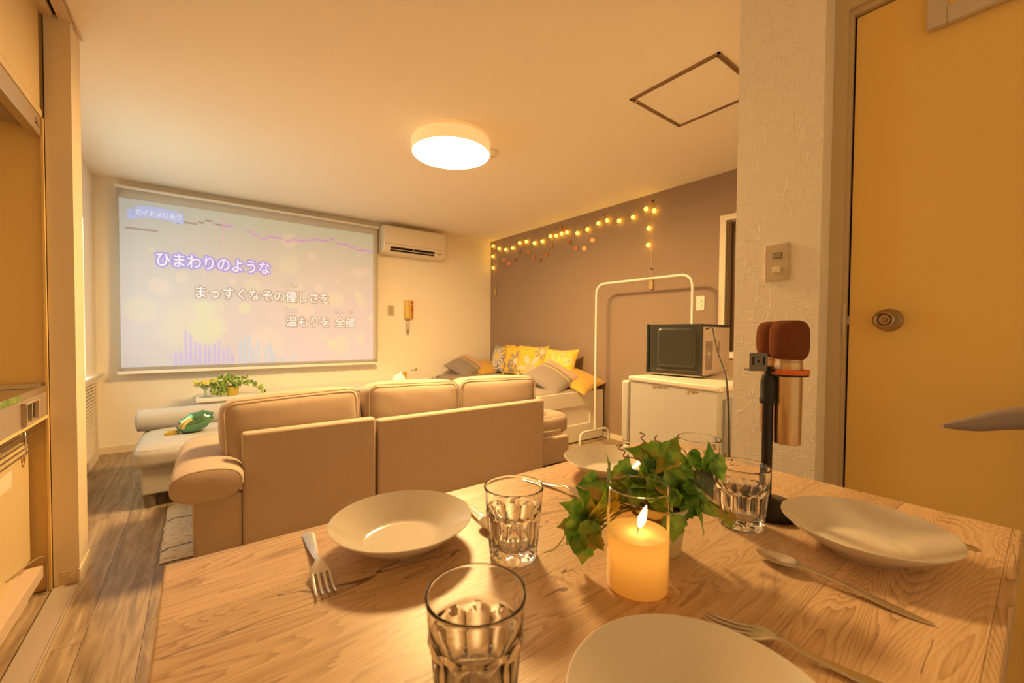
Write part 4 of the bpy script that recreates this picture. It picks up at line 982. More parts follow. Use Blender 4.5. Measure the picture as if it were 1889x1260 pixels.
wB = [(2.289, 1.59), (2.291, 1.697), (2.29, 1.90), (2.29, 2.08), (2.288, 2.20), (2.288, 2.325), (2.351, 2.29), (2.42, 2.255), (2.495, 2.243), (2.58, 2.235), (2.662, 2.242), (2.74, 2.262), (2.813, 2.30), (2.862, 2.318), (2.931, 2.278), (3.0, 2.25), (3.086, 2.238), (3.16, 2.222), (3.235, 2.222), (3.32, 2.235), (3.397, 2.27), (3.475, 2.315), (3.50, 2.262)]
light_string('lit bulb string at the left end of the grey wall, by the room corner', A, wA, (4.844, 1.66), 4.3)
light_string('lit bulb string at the right end of the grey wall, above the clothes rack', B_, wB, (2.289, 1.552), 2.9)
gd = thing('copper_disc_garland', 'garland of small copper discs hanging under the lit bulbs', 'garland', (3.385, 3.9, 2.1))
DI = [(4.638,2.092),(4.521,2.029),(4.384,2.054),(4.295,2.149),(4.184,2.244),(4.103,2.124),(4.013,2.033),(3.889,1.984),(3.76,2.036),(3.677,2.138),(3.624,2.251),(3.52,2.298),(3.446,2.29),(3.375,2.13),(3.268,2.043),(3.141,2.02),(3.021,2.089)]
M_cop = mat('copper_foil_disc', (.72, .27, .10), .35, metal=.55)
dy = smooth_path([(3.388, 4.85, 2.35)]+[(3.388, y, z) for y, z in DI]+[(3.388, 2.862, 2.318)], 4)
child('thread', tube(dy, .0004, 4), mat('brown_thread', (.30, .20, .13), .7), gd)
rr = random.Random(2)
for y, z in DI: child('disc', lathe([(0, -.0006), (.025, -.0006), (.025, .0006), (0, .0006)], 20, M=Matrix.Translation((3.380, y, z)) @ Matrix.Rotation(R(rr.uniform(-35, 35)), 4, 'Z') @ Matrix.Rotation(PI/2, 4, 'Y')), M_cop, gd)
PINL = ['by the room corner', 'second from the room corner', 'third from the room corner', 'fourth from the room corner', 'nearest left of the right end', 'at the top right end of the lights', 'lowest, above the clothes rack']
for (y, z), s in zip([(4.85,2.355),(4.193,2.317),(3.595,2.32),(3.475,2.32),(2.862,2.322),(2.288,2.325),(2.291,1.697)], PINL):
    o = obj('push_pin', lathe([(0, 0), (.0035, 0), (.0035, .006), (.0065, .007), (.0065, .010), (.004, .012), (.004, .020), (.0075, .022), (.007, .026), (0, .027)], 14, M=Matrix.Translation((3.395, y, z)) @ Matrix.Rotation(-PI/2, 4, 'Y')), mat('dark_pin_metal', (.12, .08, .05), .3, metal=.8))
    tag(o, 'metal push pin in the grey wall, ' + s, 'push pin', 'push pins in the grey wall')

# ================================================================== RIGHT: wall switch, hung frame
ws = thing('wall_switch', 'ivory light switch with pilot lamp on the embossed white wall', 'switch', (1.5, .548, 1.33))
child('plate', bx(1.490, 1.5, .512, .583, 1.270, 1.390, .0035, 3), mat('old_ivory_plate', (.60, .50, .36), .4), ws)
child('pilot_window', merge(bx(1.4875, 1.491, .531, .559, 1.341, 1.361, .001)), mat('smoky_pilot_window', (.26, .20, .15), .3), ws)
child('pilot_bars', merge(*[bx(1.487, 1.4882, y, y+.002, 1.345, 1.357) for y in (.536, .541, .546, .551)]), M_plastic, ws)
child('rocker', bx(1.4835, 1.491, .533, .557, 1.296, 1.314, .002), mat('cream_rocker', (.78, .70, .52), .35), ws)

pf = thing('hanging_frame', 'pale frame hung high on the ochre door', 'frame', (1.595, .1, 2.02))
child('frame_border', merge(bx(1.578, 1.596, .189, .2275, 1.925, 2.22, .002), bx(1.578, 1.596, -.14, -.10, 1.925, 2.22, .002), bx(1.578, 1.596, -.10, .189, 1.925, 1.968, .002), bx(1.578, 1.596, -.10, .189, 2.18, 2.22, .002)), mat('pale_plastic_frame', (.62, .54, .40), .5, var=.12, vscale=12), pf)
child('frame_panel', bx(1.588, 1.594, -.10, .189, 1.968, 2.18), M_gold, pf)

# ================================================================== DINING TABLE
TZ = .75
dt = thing('dining_table', 'wood-look dining table laid with four plates and four glass tumblers', 'table', (.563, .405, 0))
child('tabletop', bx(-.043, 1.170, .022, .788, TZ-.028, TZ, .0035, 3), M_table, dt)
child('apron', merge(bx(.02, 1.105, .075, .095, TZ-.09, TZ-.028), bx(.02, 1.105, .715, .735, TZ-.09, TZ-.028), bx(.02, .04, .095, .715, TZ-.09, TZ-.028), bx(1.085, 1.105, .095, .715, TZ-.09, TZ-.028)), M_black, dt)
for x in (.005, 1.085):
    for y in (.06, .715): child('leg', bx(x, x+.035, y, y+.035, 0, TZ-.028, .002), M_black, dt)

# chair at the right end
dc = thing('dining_chair', 'chair with a curved taupe back rail at the door end of the table', 'chair', (1.32, -.19, 0))
M_ch = mat('taupe_chair_rail', (.29, .23, .21), .5)
rp = smooth_path([(1.365, .149, .889), (1.405, .105, .897), (1.462, .035, .915), (1.492, -.07, .922), (1.497, -.19, .922), (1.492, -.31, .922), (1.462, -.415, .915), (1.405, -.485, .897), (1.365, -.529, .889)], 6)
K_ = len(rp); rad_ = [max(.005, .026*math.sin(PI*min(1, max(0, (min(i, K_-1-i)+.8)/15))/2)) for i in range(K_)]
rb = tube(rp, rad_, 14)
bmesh.ops.scale(rb, vec=(1, 1, 1), verts=rb.verts)
child('back_rail', rb, M_ch, dc)
for y in (-.09, -.29): child('back_post', tube([(1.492, y, .92), (1.475, y, .45)], .012, 12), M_black, dc)
child('seat', softbox(1.33, -.225, .44, .36, .37, .05, .02, .008, 8), mat('dark_brown_seat', (.05, .035, .025), .6), dc)
for x, y in ((1.18, -.37), (1.18, -.08), (1.48, -.37), (1.48, -.08)): child('leg', tube([(x, y, .43), (x, y, 0)], .012, 12), M_black, dc)

# ================================================================== PLATES
def plate(loc, label):
    prof = [(0, .0030), (.050, .0027), (.053, .0), (.057, .0), (.060, .0035), (.076, .0125), (.094, .0245), (.106, .0345), (.1122, .0405), (.1134, .0418), (.1122, .0425), (.1045, .0370), (.092, .0275), (.076, .0168), (.067, .0100), (.063, .0072), (.059, .0060), (.050, .0056), (0, .0056)]
    t = obj('deep_plate', lathe(prof, 96), M_porc); t.location = (*loc, TZ+.0002)
    return tag(t, label, 'plate', 'white plates on the dining table')
pl1 = plate((.2655, .644), 'white deep plate on the sofa side of the table, between a fork and a spoon')
def plate_copy(loc, label): return dup(pl1, (*loc, TZ+.0002), 0, label)
plate_copy((.8575, .178), 'white deep plate next to the microphone stand, a long spoon before it')
plate_copy((.804, .652), 'white deep plate behind the ivy, partly hidden by its leaves')
plate_copy((.327, .165), 'white deep plate on the near table edge, in front of the lit candle')

# ================================================================== TUMBLERS
def tumbler_bm():
    n = 100; NF = 10; H = .110
    def R_out(z, th):
        base = .0365 + (.0458-.0365)*(z/H)**.9
        t = ((th*NF/(2*PI)) % 1.0)*2-1            # -1..1 across a facet
        ztop = .060+.010*math.sqrt(max(0, 1-t*t))
        f = max(0, min(1, (ztop-z)/.004))*max(0, min(1, (z-.010)/.004))
        flat = base*math.cos(PI/NF)/math.cos(PI/NF*t)
        rim = .0010*math.exp(-((z-.1075)/.003)**2)
        return base+rim - f*((base-flat)*.9+.0022*(1-t*t)) + (0.0012 if .060 < z < .074 else 0)*(1-f)
    bm = bmesh.new(); zs = [0, .0012, .004, .010, .0125, .015, .03, .045, .056, .059, .062, .065, .068, .071, .074, .078, .09, .102, .1055, .108, .1095]
    rings = []
    for z in zs:
        k = .955 if z == 0 else (.985 if z == .0012 else 1)
        rings.append([bm.verts.new((R_out(z, 2*PI*i/n)*k*math.cos(2*PI*i/n), R_out(z, 2*PI*i/n)*k*math.sin(2*PI*i/n), z)) for i in range(n)])
    inner = [(.0455, .110), (.0442, .1095), (.0432, .106), (.0420, .09), (.0402, .072), (.0352, .060), (.0338, .04), (.0318, .024), (.028, .0175), (.018, .0145), (.008, .0140)]
    for r, z in inner: rings.append([bm.verts.new((r*math.cos(2*PI*i/n), r*math.sin(2*PI*i/n), z)) for i in range(n)])
    for a, b in zip(rings[:-1], rings[1:]):
        for i in range(n): f = bm.faces.new((a[i], a[(i+1) % n], b[(i+1) % n], b[i])); f.smooth = True
    c0 = bm.verts.new((0, 0, .0012)); c1 = bm.verts.new((0, 0, .0142))
    for i in range(n): bm.faces.new((c0, rings[0][(i+1) % n], rings[0][i])); bm.faces.new((c1, rings[-1][i], rings[-1][(i+1) % n]))
    return bm
GG = 'faceted glass tumblers on the dining table'
g1 = obj('glass_tumbler', tumbler_bm(), M_glass); g1.location = (.389, .503, TZ+.0003); tag(g1, 'faceted glass tumbler between the sofa-side plate and the candle', 'glass', GG)
for loc, lab in (((.785, .337), 'faceted glass tumbler between the ivy and the microphone stand'), ((.2015, .316), 'faceted glass tumbler on the near table edge, largest of the four'), ((.908, .484), 'faceted glass tumbler behind the ivy, on the refrigerator side of the table')):
    dup(g1, (*loc, TZ+.0003), 0.0, lab)

# ================================================================== CUTLERY
def strip(stations, th=.0022):
    """stations: (x, halfwidth, z, dish)"""
    bm = bmesh.new(); n = 8; T_ = []; B = []
    for x, w, z, dsh in stations:
        T_.append([bm.verts.new((x, w*(2*k/n-1), z+dsh*((2*k/n-1)**2-1)+th*.5*(1-(2*k/n-1)**6))) for k in range(n+1)])
        B.append([bm.verts.new((x, w*(2*k/n-1), z+dsh*((2*k/n-1)**2-1)-th*.5)) for k in range(n+1)])
    for a, b in zip(range(len(T_)-1), range(1, len(T_))):
        for k in range(n):
            f = bm.faces.new((T_[a][k], T_[b][k], T_[b][k+1], T_[a][k+1])); f.smooth = True
            f = bm.faces.new((B[a][k], B[a][k+1], B[b][k+1], B[b][k])); f.smooth = True
        bm.faces.new((T_[a][0], B[a][0], B[b][0], T_[b][0])); bm.faces.new((T_[a][n], T_[b][n], B[b][n], B[a][n]))
    for q in (0, -1):
        for k in range(n): bm.faces.new((T_[q][k], T_[q][k+1], B[q][k+1], B[q][k]))
    return bm
def fork_bm(L=.20, hw=.0142):
    st = [(0, .0065, .0016, 0), (.003, .0088, .0016, 0), (.012, .0092, .0018, 0), (.06, .0068, .0040, 0), (.105, .0040, .0085, 0), (L-.085, .0034, .0130, 0), (L-.078, .0042, .0132, 0), (L-.070, .0085, .0125, .0004), (L-.062, hw-.001, .0105, .0008), (L-.052, hw, .0075, .001)]
    b = strip(st); bs = [b]
    for k in range(4):
        c = -hw+.0028+k*(2*hw-.0056)/3
        t = [(L-.053, .0026, .0075, 0), (L-.035, .0023, .0034, 0), (L-.015, .0019, .0022, 0), (L-.003, .0012, .0040, 0), (L, .0006, .0052, 0)]
        q = strip(t, .0018); bmesh.ops.transform(q, matrix=Matrix.Translation((0, c, 0)), verts=q.verts); bs.append(q)
    return merge(*bs)
def spoon_bm(L=.198):
    st = [(0, .0007, .0016, 0), (.004, .0026, .0016, 0), (.014, .0052, .0018, 0), (.030, .0076, .0026, 0), (.046, .0080, .0040, 0), (.065, .0062, .0062, 0), (.09, .0038, .0092, 0), (L-.072, .0027, .0115, 0), (L-.060, .0030, .0118, .0003)]
    for k in range(15):
        t = k/14; w = .0178*(math.sin(PI*min(1, (.10+.90*t))**.78)**.62 if t < 1 else 0)
        st.append((L-.056+.056*t, max(.0012, w), .0112-.0022*t*t, .0078*math.sin(PI*(.06+.94*t))*(1 if t < 1 else 0)))
    return strip(st, .0016)
def cutlery(kind, bm_or_src, p_end, p_tip, label, z=TZ):
    d = Vector((p_tip[0]-p_end[0], p_tip[1]-p_end[1])); a = math.atan2(d.y, d.x)
    if isinstance(bm_or_src, bpy.types.Object): o = bm_or_src.copy(); COL.objects.link(o)
    else: o = obj(kind, bm_or_src, M_chrome)
    o.location = (p_end[0], p_end[1], z+.0002); o.rotation_euler = (0, 0, a)
    return tag(o, label, kind, 'cutlery on the dining table')
M_cut = mat('cutlery_steel', (.74, .71, .66), .26, metal=1)
fk = cutlery('fork', fork_bm(), (.146, .764), (.130, .560), 'steel fork lying alone at the table edge by the sofa-side plate')
fk.data.materials[0] = M_cut
cutlery('fork', fk, (.614, .752), (.648, .560), 'steel fork behind the candle, its tines pointing at the ivy')
cutlery('fork', fk, (.540, .058), (.487, .253), 'steel fork with its tines by the candle, handle behind the near plate')
cutlery('fork', fk, (1.004, .066), (1.008, .266), 'steel fork mostly hidden beyond the plate by the microphone stand')
sp_ = cutlery('spoon', spoon_bm(), (.699, .077), (.693, .272), 'long steel spoon before the plate by the microphone stand')
sp_.data.materials[0] = M_cut
cutlery('spoon', sp_, (.424, .758), (.404, .565), 'steel spoon between the sofa-side plate and its glass tumbler')

# ================================================================== CANDLE
cx, cy = .4805, .341
cd_ = thing('led_candle', 'lit flame-effect candle in an amber glass cylinder on the table', 'candle', (cx, cy, TZ))
def thin_glass(name, tint, refl=(1, 1, 1)):
    m, nt, N, L, P = nodes_of(name); N.remove(P)
    a = N.new('ShaderNodeBsdfTransparent'); a.inputs[0].default_value = (*tint, 1)
    g = N.new('ShaderNodeBsdfGlossy'); g.inputs['Roughness'].default_value = .02; g.inputs[0].default_value = (*refl, 1)
    f = N.new('ShaderNodeLayerWeight'); f.inputs[0].default_value = .10
    ms = N.new('ShaderNodeMixShader'); L.new(f.outputs[0], ms.inputs[0]); L.new(a.outputs[0], ms.inputs[1]); L.new(g.outputs[0], ms.inputs[2])
    L.new(ms.outputs[0], N['Material Output'].inputs[0]); return m
M_amb = thin_glass('amber_glass', (.97, .86, .66))
obj('glass_cylinder', lathe([(.0405, .0004), (.0416, .002), (.0416, .1365)], 96), M_amb, cd_)
obj('glass_rim', tube([(.0412*math.cos(2*PI*k/72), .0412*math.sin(2*PI*k/72), .1368) for k in range(72)], .0009, 8, closed=True), M_glass, cd_)
def wax_mat():
    m, nt, N, L, P = nodes_of('warm_translucent_wax')
    P.inputs['Base Color'].default_value = (.74, .66, .46, 1); P.inputs['Roughness'].default_value = .55
    tl = N.new('ShaderNodeBsdfTranslucent'); tl.inputs[0].default_value = (.84, .64, .32, 1)
    ms = N.new('ShaderNodeMixShader'); ms.inputs[0].default_value = .42
    L.new(P.outputs[0], ms.inputs[1]); L.new(tl.outputs[0], ms.inputs[2]); L.new(ms.outputs[0], N['Material Output'].inputs[0]); return m
M_wax = wax_mat()
def wax_bm():
    prof = [(0, .0022), (.0406, .0022), (.0406, .0755), (.0395, .0752), (.034, .0735), (.022, .0722), (.006, .0718), (0, .0718)]
    return lathe(prof, 80)
obj('wax', wax_bm(), M_wax, cd_)
obj('wick', tube([(0, 0, .072), (.0006, -.0004, .0775), (.0002, 0, .0815)], .0007, 8), M_black, cd_)
fl = obj('flame', lathe([(0, 0), (.0028, .003), (.0052, .009), (.0055, .014), (.0038, .022), (.0016, .029), (0, .033)], 24), mat('lit_flame_plate', (1, .8, .4), .5, emit=(1, .66, .22), es=20.0), cd_)
fl.location = (.0015, -.001, .079); fl.rotation_euler = (R(6), R(22), 0)
li = bpy.data.lights.new('candle_glow', 'POINT'); li.color = (1, .62, .24); li.energy = .085; li.shadow_soft_size = .008
lo = bpy.data.objects.new('candle_glow', li); COL.objects.link(lo); lo.parent = cd_; lo.location = (0, 0, .058)

# ================================================================== IVY
iv = thing('potted_ivy', 'artificial ivy in a small beige pot behind the lit candle', 'potted plant', (.588, .375, TZ))
child('pot', lathe([(0, TZ+.0003), (.029, TZ+.0003), (.0315, TZ+.004), (.0395, TZ+.064), (.0425, TZ+.065), (.0430, TZ+.078), (.0405, TZ+.078), (.038, TZ+.060), (0, TZ+.060)], 48, (.588, .375, 0)), mat('beige_paper_pot', (.66, .58, .36), .75), iv)
child('moss', softbox(.588, .375, TZ+.062, .070, .070, .016, .006, .006, 8, wr=.003), mat('brown_moss', (.16, .09, .04), .95, bump=1, bscale=300), iv)
IVY = [(0.505,0.414,0.884,0.0,0.001,0.049,0),(0.482,0.417,0.857,-0.031,0.024,0.014,1),(0.48,0.432,0.866,-0.025,0.019,-0.012,0),(0.55,0.417,0.88,0.016,-0.011,0.035,0),(0.577,0.41,0.898,-0.031,0.024,0.022,1),(0.553,0.402,0.867,0.029,-0.021,0.013,0),(0.6,0.392,0.904,0.03,-0.022,0.031,1),(0.581,0.394,0.88,-0.005,0.005,0.04,0),(0.594,0.371,0.887,-0.03,0.022,-0.022,2),(0.63,0.382,0.906,0.018,-0.012,0.038,1),(0.618,0.353,0.884,0.045,-0.035,-0.02,0),(0.643,0.346,0.889,0.015,-0.013,-0.033,0),(0.6,0.353,0.865,0.021,-0.017,-0.046,0),(0.62,0.337,0.85,0.026,-0.021,-0.039,0),(0.599,0.341,0.843,0.005,-0.005,-0.041,0),(0.579,0.357,0.854,0.03,-0.024,-0.022,2),(0.658,0.335,0.898,0.01,-0.006,0.044,0),(0.672,0.324,0.876,0.017,-0.014,-0.038,0),(0.646,0.331,0.857,0.018,-0.015,-0.043,3),(0.623,0.327,0.804,0.014,-0.012,-0.051,0),(0.649,0.315,0.814,0.042,-0.033,-0.019,1),(0.674,0.307,0.799,0.003,-0.003,-0.026,1),(0.549,0.328,0.814,-0.0,-0.001,-0.041,0),(0.592,0.372,0.868,-0.027,0.021,0.006,1),(0.557,0.393,0.865,0.0,0.001,0.031,2),(0.561,0.371,0.858,-0.015,0.01,-0.032,0),(0.528,0.407,0.854,-0.028,0.022,0.013,0),(0.494,0.408,0.84,-0.031,0.024,-0.007,2),(0.468,0.428,0.844,-0.016,0.013,0.036,0),(0.469,0.414,0.828,-0.002,0.003,0.041,2),(0.479,0.407,0.836,0.017,-0.012,0.037,2),(0.449,0.43,0.832,-0.03,0.024,0.022,0),(0.456,0.417,0.814,-0.033,0.025,0.015,0),(0.469,0.407,0.816,0.025,-0.019,-0.005,0),(0.435,0.433,0.81,-0.022,0.016,-0.005,1),(0.441,0.422,0.8,-0.018,0.012,-0.038,0),(0.449,0.403,0.803,-0.006,0.003,-0.039,1),(0.461,0.398,0.795,0.026,-0.02,-0.019,1),(0.445,0.408,0.780,-0.003,0.001,-0.041,1),(0.457,0.390,0.795,0.01,-0.009,-0.023,1),(0.444,0.414,0.788,0.022,-0.016,0.01,0),(0.53,0.393,0.845,-0.026,0.019,-0.019,0),(0.558,0.359,0.824,-0.005,0.003,-0.033,0),(0.526,0.416,0.865,-0.019,0.015,0.029,1),(0.559,0.384,0.85,0.013,-0.011,-0.03,0),(0.607,0.334,0.829,0.033,-0.025,-0.007,0),(0.634,0.327,0.833,0.024,-0.019,-0.025,0),(0.591,0.386,0.873,-0.006,0.003,-0.038,0),(0.616,0.373,0.873,0.03,-0.022,0.022,0)]
rr = random.Random(41); bm = bmesh.new(); stem = bmesh.new(); potc = Vector((.588, .375, .822))
away = Vector((math.sin(R(37.3)), math.cos(R(37.3)), 0))
for (x, y, z, tx, ty, tz, k) in IVY:
    c = Vector((x, y, z)); tip = Vector((tx, ty, tz)); size = tip.length*1.02
    tip = tip.normalized() + away*rr.uniform(-.35, .35)
    n = Vector((0, 0, 1))*rr.uniform(.15, .8) - away*rr.uniform(.35, 1) + Vector((rr.uniform(-.6, .6), rr.uniform(-.4, .4), rr.uniform(-.2, .3)))
    leaf_faces(bm, c, tip, n, size, fold=rr.uniform(.12, .45), curl=rr.uniform(.1, .5), mi=k)
    root = potc + Vector(((c.x-potc.x)*.25, (c.y-potc.y)*.25, 0)); mid = (root+c)/2 + Vector((0, 0, .022))
    base = c - tip.normalized()*size*.42
    add_tube(stem, smooth_path([root, mid, base], 4), [.0011]*9, 5)
# inner, hidden leaves fill the crown
for q in range(26):
    a = rr.uniform(0, 2*PI); r = rr.uniform(.0, .075); c = Vector((.588+r*math.cos(a)*1.0, .385+r*math.sin(a)*.8, .838+rr.uniform(0, .05)*(1-r/.11)))
    leaf_faces(bm, c, (math.cos(a), math.sin(a), rr.uniform(-.6, .5)), (rr.uniform(-.5, .5), rr.uniform(-1, 0), rr.uniform(.3, 1)), rr.uniform(.032, .046), mi=rr.choice((0, 0, 0, 1)))
bmesh.ops.transform(bm, matrix=Matrix.Translation(-Vector(iv.location)), verts=bm.verts)
lf = obj('foliage', bm, LV[0], iv)
for m in LV[1:]: lf.data.materials.append(m)
bmesh.ops.transform(stem, matrix=Matrix.Translation(-Vector(iv.location)), verts=stem.verts)
obj('stems', stem, mat('ivy_stem', (.10, .10, .02), .6), iv)
TD = [[(0.573,0.4,0.891),(0.561,0.409,0.895),(0.549,0.419,0.897),(0.551,0.417,0.906),(0.542,0.424,0.91),(0.549,0.419,0.917),(0.54,0.426,0.914)],[(0.59,0.4,0.892),(0.578,0.409,0.912),(0.587,0.403,0.916),(0.58,0.408,0.925),(0.585,0.404,0.93),(0.578,0.409,0.934)],[(0.603,0.39,0.906),(0.605,0.388,0.918),(0.598,0.394,0.922),(0.601,0.392,0.93)],[(0.667,0.34,0.872),(0.678,0.332,0.89),(0.684,0.328,0.888),(0.679,0.332,0.899),(0.687,0.325,0.893),(0.69,0.323,0.901)]]
child('tendrils', merge(*[tube(smooth_path(p, 3), .0011, 5) for p in TD]), mat('red_brown_tendril', (.26, .09, .03), .6), iv)
child('trailing_tendril', tube(smooth_path([(0.442,0.428,0.814),(0.435,0.433,0.806),(0.432,0.435,0.793),(0.425,0.44,0.781),(0.419,0.445,0.773),(0.408,0.453,0.769)], 4), .0009, 5), mat('lime_tendril', (.36, .38, .06), .6), iv)

# ================================================================== MICROPHONE STAND + TWO MICROPHONES
bxp, byp = .890, .336
st = thing('microphone_stand', 'black desktop microphone stand with a round base on the table', 'microphone stand', (bxp, byp, TZ))
child('base', lathe([(0, TZ+.0002), (.064, TZ+.0002), (.0655, TZ+.003), (.0640, TZ+.012), (.055, TZ+.017), (.020, TZ+.024), (.012, TZ+.028), (0, TZ+.028)], 72, (bxp, byp, 0)), M_black, st)
child('pole', lathe([(0, .775), (.0095, .775), (.0095, .968), (0, .968)], 32, (bxp, byp, 0)), mat('glossy_black_tube', (.03, .025, .022), .22, metal=.5), st)
child('collar', lathe([(0, .962), (.0140, .962), (.0150, .966), (.0150, .972), (.0138, .974), (.0138, 1.005), (.0105, 1.018), (.0075, 1.020), (.0075, 1.030), (0, 1.030)], 24, (bxp, byp, 0)), mat('matt_black_plastic', (.02, .018, .016), .55), st)

M1 = (.9118, .3095); M2 = (.984, .362)
d_ = Vector((M2[0]-M1[0], M2[1]-M1[1], 0)).normalized()
child('cross_bar', merge(tube([(.868, .330, 1.030), (M1[0], M1[1]+.0, 1.0235)], .004, 8), tube([(.885, .337, 1.030), (M2[0]-.028, M2[1]-.012, 1.0235)], .004, 8)), M_black, st)
Rk = Matrix.Translation((.855, .341, 1.045)) @ Matrix.Rotation(R(-37.3), 4, 'Z')
child('bracket_plate', merge(bx(-.017, .017, -.0015, .0015, -.016, .017, .001, M=Rk), bx(-.017, .019, -.0015, .018, -.018, -.015, M=Rk)), mat('grey_bracket', (.17, .145, .12), .4, metal=.5), st)
child('bracket_slots', merge(bx(-.012, -.009, -.0022, .001, -.006, .010, M=Rk), bx(.008, .011, -.0022, .001, -.006, .010, M=Rk), bx(-.002, .001, -.0022, .001, -.002, .003, M=Rk)), M_dark, st)
def ring(cx, cy):
    a = lathe([(.0245, 1.021), (.0340, 1.021), (.0345, 1.023), (.0345, 1.028), (.0340, 1.030), (.0245, 1.030)], 40, (cx, cy, 0), closed=True)
    return a
child('orange_ring', ring(*M1), mat('orange_rubber', (.75, .16, .03), .5), st)
child('ring_tray', lathe([(.0245, 1.0175), (.033, 1.0175), (.033, 1.021), (.0245, 1.021)], 40, (M1[0], M1[1], 0), closed=True), M_black, st)
child('rear_ring', ring(*M2), M_black, st)
MG = 'handheld microphones on the black stand'
def foam_bm(r, z0, z1):
    bm = bmesh.new(); n = 56; prof = []
    K = 24
    for k in range(K+1):
        a = -PI/2+PI*k/K; rr_ = r*abs(math.cos(a))**.42; z = (z0+z1)/2+(z1-z0)/2*math.copysign(abs(math.sin(a))**.62, math.sin(a)); prof.append((max(0, rr_*(1-.05*((z-z0)/(z1-z0)-.5)**2)), z))
    prof[0] = (0, prof[0][1]); prof[-1] = (0, prof[-1][1])
    add_lathe(bm, prof, n); return bm
M_foam = mat('dark_brown_foam', (.28, .095, .042), 1.0, bump=1.0, bscale=900, spec=.1)
M_mic = mat('gold_brushed_aluminium', (.64, .45, .27), .34, metal=1)
def mic(c, label):
    t = thing('microphone', label, 'microphone', (c[0], c[1], 1.03), 0, MG)
    obj('foam_cover', foam_bm(.0335, .017, .095), M_foam, t)
    obj('body', lathe([(0, -.144), (.0225, -.144), (.0232, -.142), (.0236, -.004), (.0236, .014), (.0220, .015), (.0220, .017), (.0236, .018), (.0236, .026), (0, .026)], 48), M_mic, t)
    obj('power_switch', bx(-.003, .003, -.0245, -.0225, -.030, -.024), M_mic, t)
    return t
mic(M1, 'gold microphone with dark brown foam, front one on the black stand')
mic(M2, 'gold microphone with dark brown foam, mostly hidden behind the front one')

# ================================================================== KITCHEN (left)
M_cream = mat('cream_kitchen_door', (.64, .50, .28), .45, var=.03, vscale=2)
uc = thing('wall_cabinet', 'cream upper kitchen cabinet above the range hood', 'cabinet', (-.8, 1.9, 2.0))
child('body', bx(-1.15, -.524, 1.0, 2.50, 1.956, 2.385), M_cream, uc)
child('door', bx(-.522, -.502, 1.55, 2.496, 1.988, 2.384, .0015), M_cream, uc)
child('door', bx(-.522, -.502, 1.0, 1.546, 1.988, 2.384, .0015), M_cream, uc)
child('bottom_strip', bx(-.524, -.500, 1.0, 2.512, 1.954, 1.984, .001), M_cream, uc)
child('shadow_gap', bx(-.54, -.512, 2.497, 2.512, 1.986, 2.385), M_dark, uc)
rh = thing('range_hood', 'slim brown metal range hood under the upper kitchen cabinet', 'range hood', (-.8, 1.9, 1.9))
M_hood = mat('mauve_brown_steel', (.42, .33, .27), .42, metal=.35)
child('front', bx(-.525, -.503, 1.0, 2.500, 1.876, 1.953, .002), M_hood, rh)
child('underside', bx(-1.12, -.525, 1.0, 2.47, 1.895, 1.953), mat('brown_hood_underside', (.30, .22, .14), .5), rh)
child('lip', bx(-.530, -.500, 1.0, 2.502, 1.868, 1.877, .002), M_steel, rh)
child('catch', merge(bx(-.503, -.498, 2.44, 2.446, 1.905, 1.93), bx(-.503, -.498, 2.44, 2.485, 1.903, 1.909)), M_steel, rh)
kp = thing('cabinet_end_panel', 'tall ochre end strip beside the kitchen door frame', 'panel', (-.50, 2.52, 0))
child('edge_strip', bx(-.506, -.4975, 2.514, 2.526, .0, 1.955, .001), mat('gold_edge_strip', (.80, .56, .22), .4), kp)
child('gap_line', bx(-.4975, -.4955, 2.5265, 2.5345, 0, 2.37), M_dark, kp)
kc = thing('kitchen_counter', 'stainless kitchen counter with a lipped front under the range hood', 'counter', (-.8, 1.8, .8))
child('worktop', merge(bx(-1.15, -.515, 1.0, 2.512, .842, .852), bx(-.518, -.500, 1.0, 2.512, .838, .864, .003), bx(-1.15, -.515, 2.500, 2.530, .852, .872, .003)), mat('satin_worktop_steel', (.60, .50, .38), .30, metal=.9), kc)
child('front_panel', bx(-.56, -.502, 1.0, 2.512, .738, .838), M_hood, kc)
child('bottom_rail', bx(-.53, -.499, 1.0, 2.512, .728, .739, .001), mat('gold_edge_strip2', (.80, .58, .26), .4), kc)
child('leaf_print', bx(-.5005, -.4985, 1.75, 2.185, .842, .862), LG[0], kc)
child('outlet_cover', merge(bx(-.502, -.488, 2.205, 2.352, .748, .756, .002), bx(-.502, -.488, 2.205, 2.352, .822, .830, .002), bx(-.502, -.488, 2.205, 2.213, .756, .822), bx(-.502, -.488, 2.262, 2.270, .756, .822), bx(-.502, -.488, 2.344, 2.352, .756, .822)), mat('clear_plastic_cover', (.75, .62, .45), .2, trans=.45), kc)
child('outlet_socket', merge(bx(-.502, -.494, 2.225, 2.25, .765, .812, .002), bx(-.502, -.494, 2.285, 2.325, .765, .815, .002)), M_dark, kc)
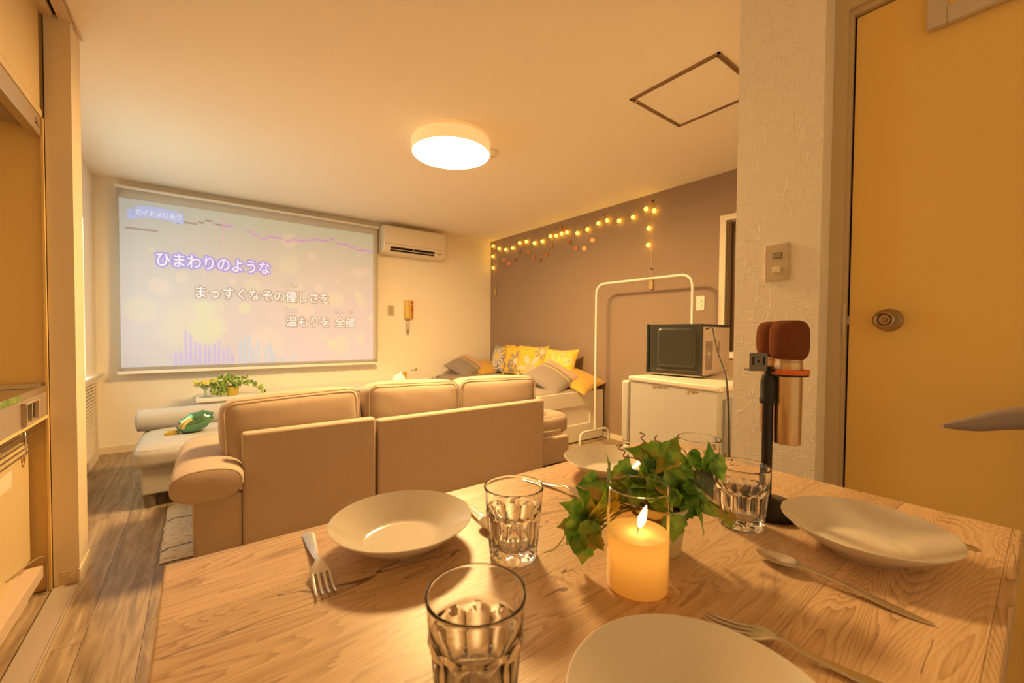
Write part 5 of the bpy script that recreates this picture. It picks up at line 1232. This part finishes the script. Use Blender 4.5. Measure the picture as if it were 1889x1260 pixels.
wr_ = thing('wire_rack', 'thin chrome wire rack under the kitchen counter front', 'rack', (-.52, 1.8, .69))
bm = bmesh.new()
for k in range(5): add_tube(bm, [(-.507+.001*k, 1.0, .718-.019*k), (-.507+.001*k, 2.50-.02*k, .718-.019*k)], .0022, 6)
child('wires', bm, M_chrome, wr_)
for y in (2.25, 1.6): child('wire_upright', tube([(-.505, y, .728), (-.502, y, .636)], .003, 6), M_chrome, wr_)
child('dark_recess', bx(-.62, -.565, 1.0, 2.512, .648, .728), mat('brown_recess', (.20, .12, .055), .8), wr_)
kf = thing('kitchen_appliance', 'cream under-counter appliance with a pale sticker and a projecting ledge', 'appliance', (-.8, 1.8, 0))
child('front', bx(-1.1, -.55, 1.0, 2.500, .150, .640, .012, 3), M_cream, kf)
child('ledge', bx(-.60, -.497, 1.0, 2.402, .112, .160, .004), mat('pale_pink_ledge', (.60, .46, .35), .45), kf)
child('kick', bx(-1.05, -.553, 1.0, 2.462, .0, .112), mat('cream_kick', (.76, .62, .40), .5), kf)
child('sticker', bx(-.5502, -.5492, 2.05, 2.298, .517, .575), mat('pale_sticker', (.80, .66, .52), .6), kf)
child('scribble', tube(smooth_path([(-.549, 2.40, .600), (-.549, 2.415, .575), (-.549, 2.43, .60), (-.549, 2.44, .57), (-.549, 2.45, .592), (-.549, 2.425, .555), (-.549, 2.405, .582)], 4), .0012, 5), mat('brown_ink', (.28, .15, .05), .7), kf)
child('power_cable', tube(smooth_path([(-.55, 2.22, .20), (-.52, 2.36, .197), (-.507, 2.44, .178), (-.507, 2.485, .12), (-.507, 2.50, .04), (-.507, 2.495, .006)], 8), .0026, 8), mat('brown_grey_cable', (.34, .25, .16), .5), kf)
sc_ = obj('door_sensor', merge(bx(-.478, -.448, 2.5225, 2.526, .018, .062, .002), bx(-.474, -.452, 2.497, 2.5225, .0062, .0085, .001), bx(-.470, -.456, 2.520, 2.523, .03, .05)), mat('scuffed_tape', (.58, .44, .26), .5))
tag(sc_, 'small scuffed plastic piece taped at the foot of the kitchen door frame', 'fitting')
